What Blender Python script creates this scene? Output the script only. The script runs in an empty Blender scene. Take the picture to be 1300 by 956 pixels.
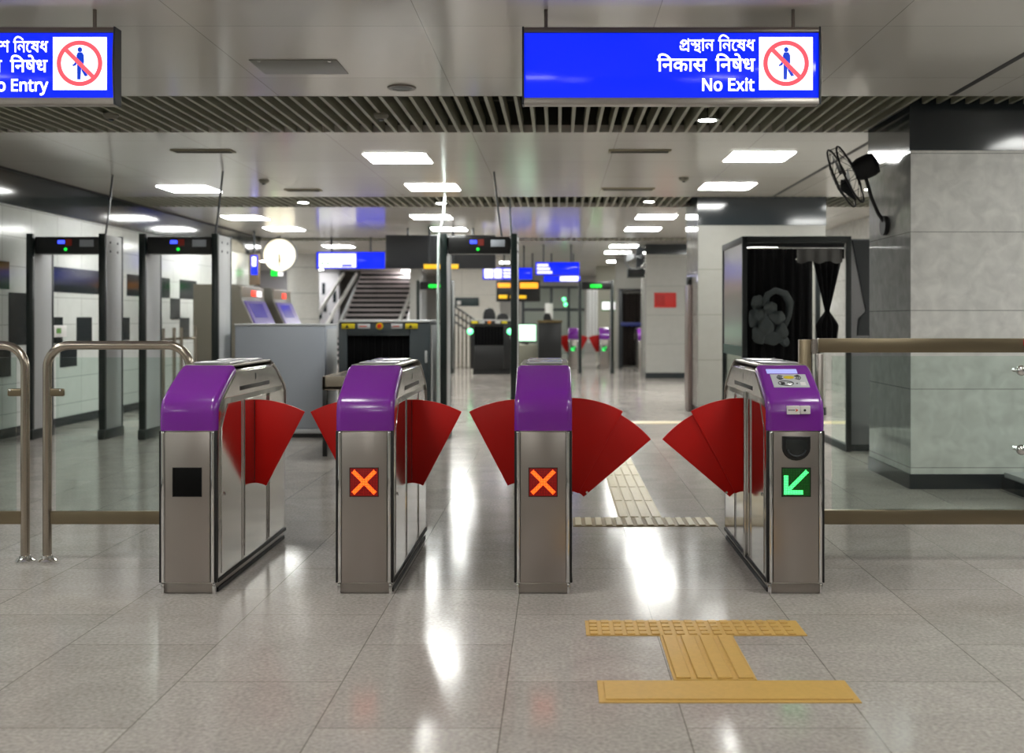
import bpy, bmesh, math, random
from mathutils import Vector, Matrix
random.seed(7)
SC = bpy.context.scene
COL = SC.collection
PI = math.pi

# ---------------------------------------------------------------- camera model (1300 x 956 frame)
F = 1370.0; VX, VY = 708.0, 405.0; HC = 1.2; ZC = 2.72
def wx(px, D): return (px - VX) * D / F
def wz(py, D): return HC + (VY - py) * D / F
def floor_d(py): return HC * F / (py - VY)

# ---------------------------------------------------------------- materials
def lin(c):
    return tuple(((v/255)/12.92 if v/255 <= .04045 else ((v/255+.055)/1.055)**2.4) for v in c)
MATS = {}
def mat(name, rgb=(128,128,128), rough=.5, metal=0., emit=None, es=0., coat=0., alpha=1., spec=.5, noise=None, bump=0.):
    if name in MATS: return MATS[name]
    m = bpy.data.materials.new(name); m.use_nodes = True
    nt = m.node_tree; b = nt.nodes['Principled BSDF']
    c = lin(rgb)
    b.inputs['Base Color'].default_value = (*c, 1)
    b.inputs['Roughness'].default_value = rough
    b.inputs['Metallic'].default_value = metal
    b.inputs['Specular IOR Level'].default_value = spec
    b.inputs['Coat Weight'].default_value = coat
    b.inputs['Coat Roughness'].default_value = .08
    if emit is not None:
        b.inputs['Emission Color'].default_value = (*lin(emit), 1)
        b.inputs['Emission Strength'].default_value = es
    if noise or bump:
        sc, amt = noise or (30, 0)
        tc = nt.nodes.new('ShaderNodeTexCoord')
        n = nt.nodes.new('ShaderNodeTexNoise'); n.inputs['Scale'].default_value = sc; n.inputs['Detail'].default_value = 6
        nt.links.new(tc.outputs['Object'], n.inputs['Vector'])
        mx = nt.nodes.new('ShaderNodeMix'); mx.data_type = 'RGBA'
        mx.inputs[6].default_value = (*[max(0, v*(1-amt)) for v in c], 1)
        mx.inputs[7].default_value = (*[min(1, v*(1+amt)) for v in c], 1)
        nt.links.new(n.outputs['Fac'], mx.inputs[0]); nt.links.new(mx.outputs[2], b.inputs['Base Color'])
        if bump:
            bp = nt.nodes.new('ShaderNodeBump'); bp.inputs['Strength'].default_value = bump; bp.inputs['Distance'].default_value = .01
            nt.links.new(n.outputs['Fac'], bp.inputs['Height']); nt.links.new(bp.outputs['Normal'], b.inputs['Normal'])
    MATS[name] = m
    return m
def brushed(name, rgb, r0, r1, axis=2):
    m = mat(name, rgb, r0, 1.0)
    nt = m.node_tree; b = nt.nodes['Principled BSDF']
    tc = nt.nodes.new('ShaderNodeTexCoord'); mp = nt.nodes.new('ShaderNodeMapping')
    s = [160.0, 160.0, 160.0]; s[axis] = 2.0
    mp.inputs['Scale'].default_value = s
    n = nt.nodes.new('ShaderNodeTexNoise'); n.inputs['Scale'].default_value = 1.0; n.inputs['Detail'].default_value = 3
    mr = nt.nodes.new('ShaderNodeMapRange'); mr.inputs['To Min'].default_value = r0; mr.inputs['To Max'].default_value = r1
    nt.links.new(tc.outputs['Object'], mp.inputs['Vector']); nt.links.new(mp.outputs['Vector'], n.inputs['Vector'])
    nt.links.new(n.outputs['Fac'], mr.inputs['Value']); nt.links.new(mr.outputs['Result'], b.inputs['Roughness'])
    return m
def glass(name, tint=(250,253,251), f=.5):
    if name in MATS: return MATS[name]
    m = bpy.data.materials.new(name); m.use_nodes = True; nt = m.node_tree
    nt.nodes.remove(nt.nodes['Principled BSDF'])
    out = nt.nodes['Material Output']
    t = nt.nodes.new('ShaderNodeBsdfTransparent'); t.inputs['Color'].default_value = (*lin(tint), 1)
    g = nt.nodes.new('ShaderNodeBsdfGlossy'); g.inputs['Roughness'].default_value = .02
    fr = nt.nodes.new('ShaderNodeFresnel'); fr.inputs['IOR'].default_value = 1.45
    mx = nt.nodes.new('ShaderNodeMixShader')
    ge = nt.nodes.new('ShaderNodeNewGeometry'); iv = nt.nodes.new('ShaderNodeMath'); iv.operation = 'SUBTRACT'; iv.inputs[0].default_value = 1
    nt.links.new(ge.outputs['Backfacing'], iv.inputs[1]); ml = nt.nodes.new('ShaderNodeMath'); ml.operation = 'MULTIPLY'
    nt.links.new(iv.outputs[0], ml.inputs[0]); nt.links.new(fr.outputs['Fac'], ml.inputs[1])
    nt.links.new(ml.outputs[0], mx.inputs['Fac']); nt.links.new(t.outputs[0], mx.inputs[1]); nt.links.new(g.outputs[0], mx.inputs[2])
    nt.links.new(mx.outputs[0], out.inputs['Surface'])
    MATS[name] = m
    return m

def floor_material():
    m = bpy.data.materials.new('polished_granite_tiles'); m.use_nodes = True; nt = m.node_tree; b = nt.nodes['Principled BSDF']
    N = nt.nodes.new; L = nt.links.new
    tc = N('ShaderNodeTexCoord'); mp = N('ShaderNodeMapping')
    mp.inputs['Rotation'].default_value = (0, 0, PI/2)
    # brick rows run along Y : u = -Y.. v = X after the turn
    sep = N('ShaderNodeSeparateXYZ'); L(tc.outputs['Object'], sep.inputs[0])
    cx = N('ShaderNodeMath'); cx.operation = 'SUBTRACT'; cx.inputs[1].default_value = .378 - 40*.545; L(sep.outputs['X'], cx.inputs[0])
    cy = N('ShaderNodeMath'); cy.operation = 'SUBTRACT'; cy.inputs[1].default_value = 4.38 - 40*.81; L(sep.outputs['Y'], cy.inputs[0])
    cmb = N('ShaderNodeCombineXYZ'); L(cy.outputs[0], cmb.inputs[0]); L(cx.outputs[0], cmb.inputs[1])
    br = N('ShaderNodeTexBrick'); L(cmb.outputs[0], br.inputs['Vector'])
    br.inputs['Scale'].default_value = 1.0; br.inputs['Brick Width'].default_value = .81; br.inputs['Row Height'].default_value = .545
    br.inputs['Mortar Size'].default_value = .0018; br.inputs['Mortar Smooth'].default_value = .1; br.offset = .5; br.offset_frequency = 2
    br.inputs['Color1'].default_value = (*lin((166,159,153)), 1); br.inputs['Color2'].default_value = (*lin((178,171,165)), 1)
    br.inputs['Mortar'].default_value = (*lin((112,107,100)), 1)
    sp = N('ShaderNodeTexNoise'); sp.inputs['Scale'].default_value = 70; sp.inputs['Detail'].default_value = 8; L(tc.outputs['Object'], sp.inputs['Vector'])
    ve = N('ShaderNodeTexNoise'); ve.inputs['Scale'].default_value = 3.2; ve.inputs['Detail'].default_value = 7; ve.inputs['Distortion'].default_value = 1.5; L(tc.outputs['Object'], ve.inputs['Vector'])
    r1 = N('ShaderNodeMapRange'); r1.inputs['From Min'].default_value = .3; r1.inputs['From Max'].default_value = .7; r1.inputs['To Min'].default_value = .76; r1.inputs['To Max'].default_value = 1.2; L(sp.outputs['Fac'], r1.inputs['Value'])
    r2 = N('ShaderNodeMapRange'); r2.inputs['From Min'].default_value = .3; r2.inputs['From Max'].default_value = .7; r2.inputs['To Min'].default_value = .92; r2.inputs['To Max'].default_value = 1.07; L(ve.outputs['Fac'], r2.inputs['Value'])
    mu = N('ShaderNodeMath'); mu.operation = 'MULTIPLY'; L(r1.outputs[0], mu.inputs[0]); L(r2.outputs[0], mu.inputs[1])
    vm = N('ShaderNodeVectorMath'); vm.operation = 'SCALE'; L(br.outputs['Color'], vm.inputs[0]); L(mu.outputs[0], vm.inputs['Scale'])
    L(vm.outputs[0], b.inputs['Base Color'])
    rr = N('ShaderNodeMapRange'); rr.inputs['From Min'].default_value = .3; rr.inputs['From Max'].default_value = .7; rr.inputs['To Min'].default_value = .12; rr.inputs['To Max'].default_value = .16; L(ve.outputs['Fac'], rr.inputs['Value'])
    L(rr.outputs[0], b.inputs['Roughness'])
    b.inputs['Specular IOR Level'].default_value = .20
    wv = N('ShaderNodeTexNoise'); wv.inputs['Scale'].default_value = 2.0; L(tc.outputs['Object'], wv.inputs['Vector'])
    bp = N('ShaderNodeBump'); bp.inputs['Strength'].default_value = .025; bp.inputs['Distance'].default_value = .02; L(wv.outputs['Fac'], bp.inputs['Height']); L(bp.outputs[0], b.inputs['Normal'])
    return m
def ceiling_material():
    m = bpy.data.materials.new('glossy_ceiling_panels'); m.use_nodes = True; nt = m.node_tree; b = nt.nodes['Principled BSDF']
    N = nt.nodes.new; L = nt.links.new
    tc = N('ShaderNodeTexCoord')
    sep = N('ShaderNodeSeparateXYZ'); L(tc.outputs['Object'], sep.inputs[0])
    cx = N('ShaderNodeMath'); cx.operation = 'ADD'; cx.inputs[1].default_value = 40.3; L(sep.outputs['X'], cx.inputs[0])
    cy = N('ShaderNodeMath'); cy.operation = 'ADD'; cy.inputs[1].default_value = 40.0; L(sep.outputs['Y'], cy.inputs[0])
    cmb = N('ShaderNodeCombineXYZ'); L(cx.outputs[0], cmb.inputs[0]); L(cy.outputs[0], cmb.inputs[1])
    br = N('ShaderNodeTexBrick'); L(cmb.outputs[0], br.inputs['Vector']); br.offset = 0
    br.inputs['Scale'].default_value = 1; br.inputs['Brick Width'].default_value = 1.2; br.inputs['Row Height'].default_value = 1.2
    br.inputs['Mortar Size'].default_value = .003; br.inputs['Mortar Smooth'].default_value = .3
    br.inputs['Color1'].default_value = (*lin((208,204,196)), 1); br.inputs['Color2'].default_value = (*lin((214,210,203)), 1)
    br.inputs['Mortar'].default_value = (*lin((160,156,146)), 1)
    L(br.outputs['Color'], b.inputs['Base Color'])
    b.inputs['Roughness'].default_value = .16; b.inputs['Specular IOR Level'].default_value = .75
    n = N('ShaderNodeTexNoise'); n.inputs['Scale'].default_value = 1.1; L(tc.outputs['Object'], n.inputs['Vector'])
    bp = N('ShaderNodeBump'); bp.inputs['Strength'].default_value = .10; bp.inputs['Distance'].default_value = .03; L(n.outputs['Fac'], bp.inputs['Height']); L(bp.outputs[0], b.inputs['Normal'])
    return m
def stone_material(name, c1, c2, rough, w, h, off=(0,0), spec=.5, axes='XZ', vein=True):
    m = bpy.data.materials.new(name); m.use_nodes = True; nt = m.node_tree; b = nt.nodes['Principled BSDF']
    N = nt.nodes.new; L = nt.links.new
    tc = N('ShaderNodeTexCoord'); sep = N('ShaderNodeSeparateXYZ'); L(tc.outputs['Object'], sep.inputs[0])
    cmb = N('ShaderNodeCombineXYZ')
    for i, a in enumerate(axes):
        ad = N('ShaderNodeMath'); ad.operation = 'ADD'; ad.inputs[1].default_value = 20*(w if i == 0 else h) + off[i]; L(sep.outputs[a], ad.inputs[0]); L(ad.outputs[0], cmb.inputs[i])
    br = N('ShaderNodeTexBrick'); br.offset = 0; L(cmb.outputs[0], br.inputs['Vector'])
    br.inputs['Scale'].default_value = 1; br.inputs['Brick Width'].default_value = w; br.inputs['Row Height'].default_value = h
    br.inputs['Mortar Size'].default_value = .003; br.inputs['Mortar Smooth'].default_value = .2
    br.inputs['Color1'].default_value = (*lin(c1), 1); br.inputs['Color2'].default_value = (*lin(c2), 1)
    br.inputs['Mortar'].default_value = (*[v*.42 for v in lin(c1)], 1)
    n = N('ShaderNodeTexNoise'); n.inputs['Scale'].default_value = 9; n.inputs['Detail'].default_value = 9; n.inputs['Distortion'].default_value = .6; L(tc.outputs['Object'], n.inputs['Vector'])
    r = N('ShaderNodeMapRange'); r.inputs['From Min'].default_value = .3; r.inputs['From Max'].default_value = .7; r.inputs['To Min'].default_value = .86 if vein else .97; r.inputs['To Max'].default_value = 1.12 if vein else 1.03; L(n.outputs['Fac'], r.inputs['Value'])
    vm = N('ShaderNodeVectorMath'); vm.operation = 'SCALE'; L(br.outputs['Color'], vm.inputs[0]); L(r.outputs[0], vm.inputs['Scale']); L(vm.outputs[0], b.inputs['Base Color'])
    b.inputs['Roughness'].default_value = rough; b.inputs['Specular IOR Level'].default_value = spec
    return m

STEEL = brushed('brushed_steel', (172,165,159), .26, .38, 2)
STEELX = brushed('brushed_steel_rail', (176,164,146), .24, .34, 0)
POLISH = brushed('polished_steel', (205,203,198), .10, .16, 2)
TUBE = mat('tube_steel', (178,168,155), .2, 1)
CHROME = mat('chrome', (225,225,225), .08, 1)
BRONZE = brushed('bronzed_steel_bar', (138,126,104), .28, .40, 0)
PURPLE = mat('purple_gloss', (116,33,146), .24, 0, coat=.3)
RED = mat('red_flap', (198,14,6), .42, 0, spec=.3)
FANB = mat('fan_black', (20,20,22), .6)
BLACK = mat('black_plastic', (14,15,16), .35)
DARKGAP = mat('dark_rubber', (22,21,20), .6)
DGREY = mat('dark_grey_paint', (44,48,52), .4)
DGREEN = mat('dark_green_black', (12,26,24), .3)
LGREY = mat('light_grey_panel', (186,188,190), .4)
MGREY = mat('machine_grey', (162,168,178), .4)
WHITE = mat('white_paint', (222,222,220), .4)
LIDW = mat('pale_lid_plate', (200,200,205), .15, .3)
ALU = mat('sign_aluminium', (120,112,104), .35, .8)
DARKSTONE = mat('dark_polished_granite', (38,44,48), .10, spec=.6)
BLKTILE = mat('black_glass_tile', (34,40,44), .10, spec=.6)
CURT = mat('black_cloth', (11,11,14), .8)
CURTB = mat('dark_brown_cloth', (44,36,32), .8)
YELLOWP = mat('tactile_pale', (216,202,168), .4, noise=(60,.1))
TBASE = mat('tactile_base_brown', (150,126,84), .5)
YELLOW = mat('tactile_yellow', (205,165,88), .45, noise=(60,.12))
LIGHTP = mat('light_panel_glow', (255,255,255), .5, emit=(254,255,250), es=22)
LIGHTF = mat('light_panel_glow_far', (255,255,255), .5, emit=(254,255,250), es=40)
LIGHTD = mat('downlight_glow', (255,255,255), .5, emit=(254,255,250), es=22)
SIGNBLUE = mat('sign_blue_lit', (10,30,160), .12, emit=(8,38,255), es=1.0)
SIGNWHITE = mat('sign_white_lit', (230,230,230), .12, emit=(255,252,255), es=1.15)
SIGNRED = mat('sign_red_lit', (200,60,70), .12, emit=(255,98,110), es=1.0)
CLOCKM = mat('clock_face_lit', (255,250,235), .2, emit=(255,244,214), es=1.35)
GLASS = glass('clear_glass')
GLASSG = glass('greenish_glass', (242,249,246))
LEDR = mat('led_red', (120,10,5), .4, emit=(255,88,22), es=6)
LEDG = mat('led_green', (10,120,30), .4, emit=(70,255,120), es=5)
LEDRD = mat('led_red_off_glow', (90,6,4), .5, emit=(255,10,4), es=.6)  # off dots emit too, standing in for light scattered from lit dots
LEDGD = mat('led_green_off_glow', (4,50,12), .5, emit=(10,255,40), es=.2)  # off dots given a faint green emission of their own
DISPR = mat('display_red_base_glow', (60,4,3), .6, emit=(255,8,2), es=.05)  # faint red emission stands in for LED light scattered over the panel
DISPG = mat('display_green_base', (6,34,10), .5)
DISPK = mat('display_black', (3,3,3), .5, spec=.15)
ORANGE = mat('led_orange', (140,70,5), .5, emit=(255,168,40), es=1.6)
AMBER = mat('led_amber', (140,110,5), .5, emit=(255,196,30), es=1.0)
LEDBLUE = mat('led_blue', (10,20,160), .5, emit=(60,80,255), es=2.2)
GREENL = mat('led_green_far', (10,120,30), .5, emit=(10,235,60), es=1.6)
TEAL = mat('lamp_green_white', (200,255,220), .5, emit=(60,255,150), es=3)
MINT = mat('screen_mint', (200,255,220), .5, emit=(205,255,215), es=1.6)
LCD = mat('lcd_lilac', (160,165,225), .2, emit=(165,170,235), es=.55)
STICK = mat('sticker_white', (226,224,222), .35)
ICONY = mat('icon_yellow', (214,188,30), .4)
ICONK = mat('icon_black', (20,20,20), .4)
LABY = mat('warning_yellow', (206,186,20), .5)
STOPR = mat('stop_red', (214,60,12), .4)
TVMB = mat('kiosk_brown_grey', (92,88,78), .35)
TVMP = mat('kiosk_purple', (84,64,140), .3, emit=(96,70,180), es=.06)
POSTER = mat('poster_red', (206,40,34), .5)
PINK = mat('shelf_steel', (150,140,126), .4, .6)

# ---------------------------------------------------------------- mesh collector
class MB:
    def __init__(self, org=(0,0,0)):
        self.bm = bmesh.new(); self.o = Vector(org); self.mats = []
    def mi(self, m):
        if m not in self.mats: self.mats.append(m)
        return self.mats.index(m)
    def _add(self, bm2, m):
        i = self.mi(m)
        vm = {}
        for v in bm2.verts: vm[v] = self.bm.verts.new(v.co - self.o)
        for f in bm2.faces:
            try: nf = self.bm.faces.new([vm[v] for v in f.verts])
            except ValueError: continue
            nf.material_index = i; nf.smooth = True
        bm2.free()
    def box(self, x0, x1, y0, y1, z0, z1, m, bev=0., seg=2, M=None):
        b = bmesh.new(); bmesh.ops.create_cube(b, size=1)
        for v in b.verts:
            v.co = Vector(((x0+x1)/2 + v.co.x*(x1-x0), (y0+y1)/2 + v.co.y*(y1-y0), (z0+z1)/2 + v.co.z*(z1-z0)))
        if bev: bmesh.ops.bevel(b, geom=b.edges[:], offset=bev, segments=seg, profile=.5, affect='EDGES')
        if M is not None: b.transform(M)
        self._add(b, m); return self
    def prism(self, pts, axis, a, c, m, bev=0., seg=3, M=None, only=None):
        """pts 2-D outline; axis 'x': pts=(y,z); 'y': pts=(x,z); 'z': pts=(x,y)"""
        b = bmesh.new()
        def mk(p, t): return {'x': (t, p[0], p[1]), 'y': (p[0], t, p[1]), 'z': (p[0], p[1], t)}[axis]
        A = [b.verts.new(mk(p, a)) for p in pts]; B = [b.verts.new(mk(p, c)) for p in pts]
        f1 = b.faces.new(A); f2 = b.faces.new(B[::-1])
        n = len(pts)
        for i in range(n): b.faces.new([A[i], B[i], B[(i+1) % n], A[(i+1) % n]][::-1])
        bmesh.ops.recalc_face_normals(b, faces=b.faces[:])
        if bev:
            es = list(set(f1.edges[:] + f2.edges[:]))
            if only: ok = set(A[:only] + B[:only]); es = [e for e in es if e.verts[0] in ok and e.verts[1] in ok]
            bmesh.ops.bevel(b, geom=es, offset=bev, segments=seg, profile=.5, affect='EDGES')
        if len(pts) > 4: bmesh.ops.triangulate(b, faces=[f for f in b.faces if len(f.verts) > 4])
        if M is not None: b.transform(M)
        self._add(b, m); return self
    def cyl(self, p0, p1, r, m, seg=20, r2=None, caps=True):
        p0, p1 = Vector(p0), Vector(p1); d = p1 - p0
        b = bmesh.new()
        bmesh.ops.create_cone(b, cap_ends=caps, segments=seg, radius1=r, radius2=r if r2 is None else r2, depth=d.length)
        b.transform(Matrix.Translation((p0+p1)/2) @ d.to_track_quat('Z', 'Y').to_matrix().to_4x4())
        self._add(b, m); return self
    def tube(self, path, r, m, seg=14, caps=True, closed=False):
        P = [Vector(p) for p in path]; n = len(P); b = bmesh.new(); rings = []
        up = None
        for i, p in enumerate(P):
            if closed: t = (P[(i+1) % n] - P[i-1]).normalized()
            else: t = (P[min(i+1, n-1)] - P[max(i-1, 0)]).normalized()
            if up is None:
                up = Vector((0,0,1)) if abs(t.z) < .9 else Vector((0,1,0))
            s = t.cross(up).normalized(); up = s.cross(t).normalized()
            rings.append([b.verts.new(p + (s*math.cos(2*PI*k/seg) + up*math.sin(2*PI*k/seg))*r) for k in range(seg)])
        for i in range(n if closed else n-1):
            A, B = rings[i], rings[(i+1) % n]
            for k in range(seg): b.faces.new([A[k], A[(k+1) % seg], B[(k+1) % seg], B[k]])
        if caps and not closed: b.faces.new(rings[0][::-1]); b.faces.new(rings[-1])
        bmesh.ops.recalc_face_normals(b, faces=b.faces[:])
        self._add(b, m); return self
    def lathe(self, prof, c, m, seg=28, M=None, caps=True):
        """prof list of (r,z) around Z at c"""
        b = bmesh.new(); R = []
        for r, z in prof: R.append([b.verts.new((r*math.cos(2*PI*k/seg), r*math.sin(2*PI*k/seg), z)) for k in range(seg)])
        for A, B in zip(R, R[1:]):
            for k in range(seg): b.faces.new([A[k], A[(k+1) % seg], B[(k+1) % seg], B[k]])
        if caps: b.faces.new(R[0][::-1]); b.faces.new(R[-1])
        bmesh.ops.remove_doubles(b, verts=b.verts[:], dist=1e-5)
        bmesh.ops.recalc_face_normals(b, faces=b.faces[:])
        b.transform(Matrix.Translation(c) @ (M if M is not None else Matrix()))
        self._add(b, m); return self
    def sphere(self, c, r, m, sc=(1,1,1), sub=2, jit=0.):
        b = bmesh.new(); bmesh.ops.create_icosphere(b, subdivisions=sub, radius=r)
        for v in b.verts:
            k = 1 + (random.random()-.5)*jit
            v.co = Vector((v.co.x*sc[0]*k, v.co.y*sc[1]*k, v.co.z*sc[2]*k)) + Vector(c)
        self._add(b, m); return self
    def grid(self, fn, nu, nv, m, thick=0.):
        """surface fn(u,v) -> point, given a thickness along Y"""
        b = bmesh.new()
        V = [[b.verts.new(fn(i/nu, j/nv)) for j in range(nv+1)] for i in range(nu+1)]
        for i in range(nu):
            for j in range(nv): b.faces.new([V[i][j], V[i+1][j], V[i+1][j+1], V[i][j+1]])
        if thick: bmesh.ops.solidify(b, geom=b.faces[:], thickness=thick)
        self._add(b, m); return self
    def build(self, name, parent=None, ang=35):
        me = bpy.data.meshes.new(name); self.bm.to_mesh(me); self.bm.free()
        for m in self.mats: me.materials.append(m)
        me.set_sharp_from_angle(angle=math.radians(ang))
        o = bpy.data.objects.new(name, me); COL.objects.link(o)
        if parent is not None: o.parent = parent
        else: o.location = self.o
        return o

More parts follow.
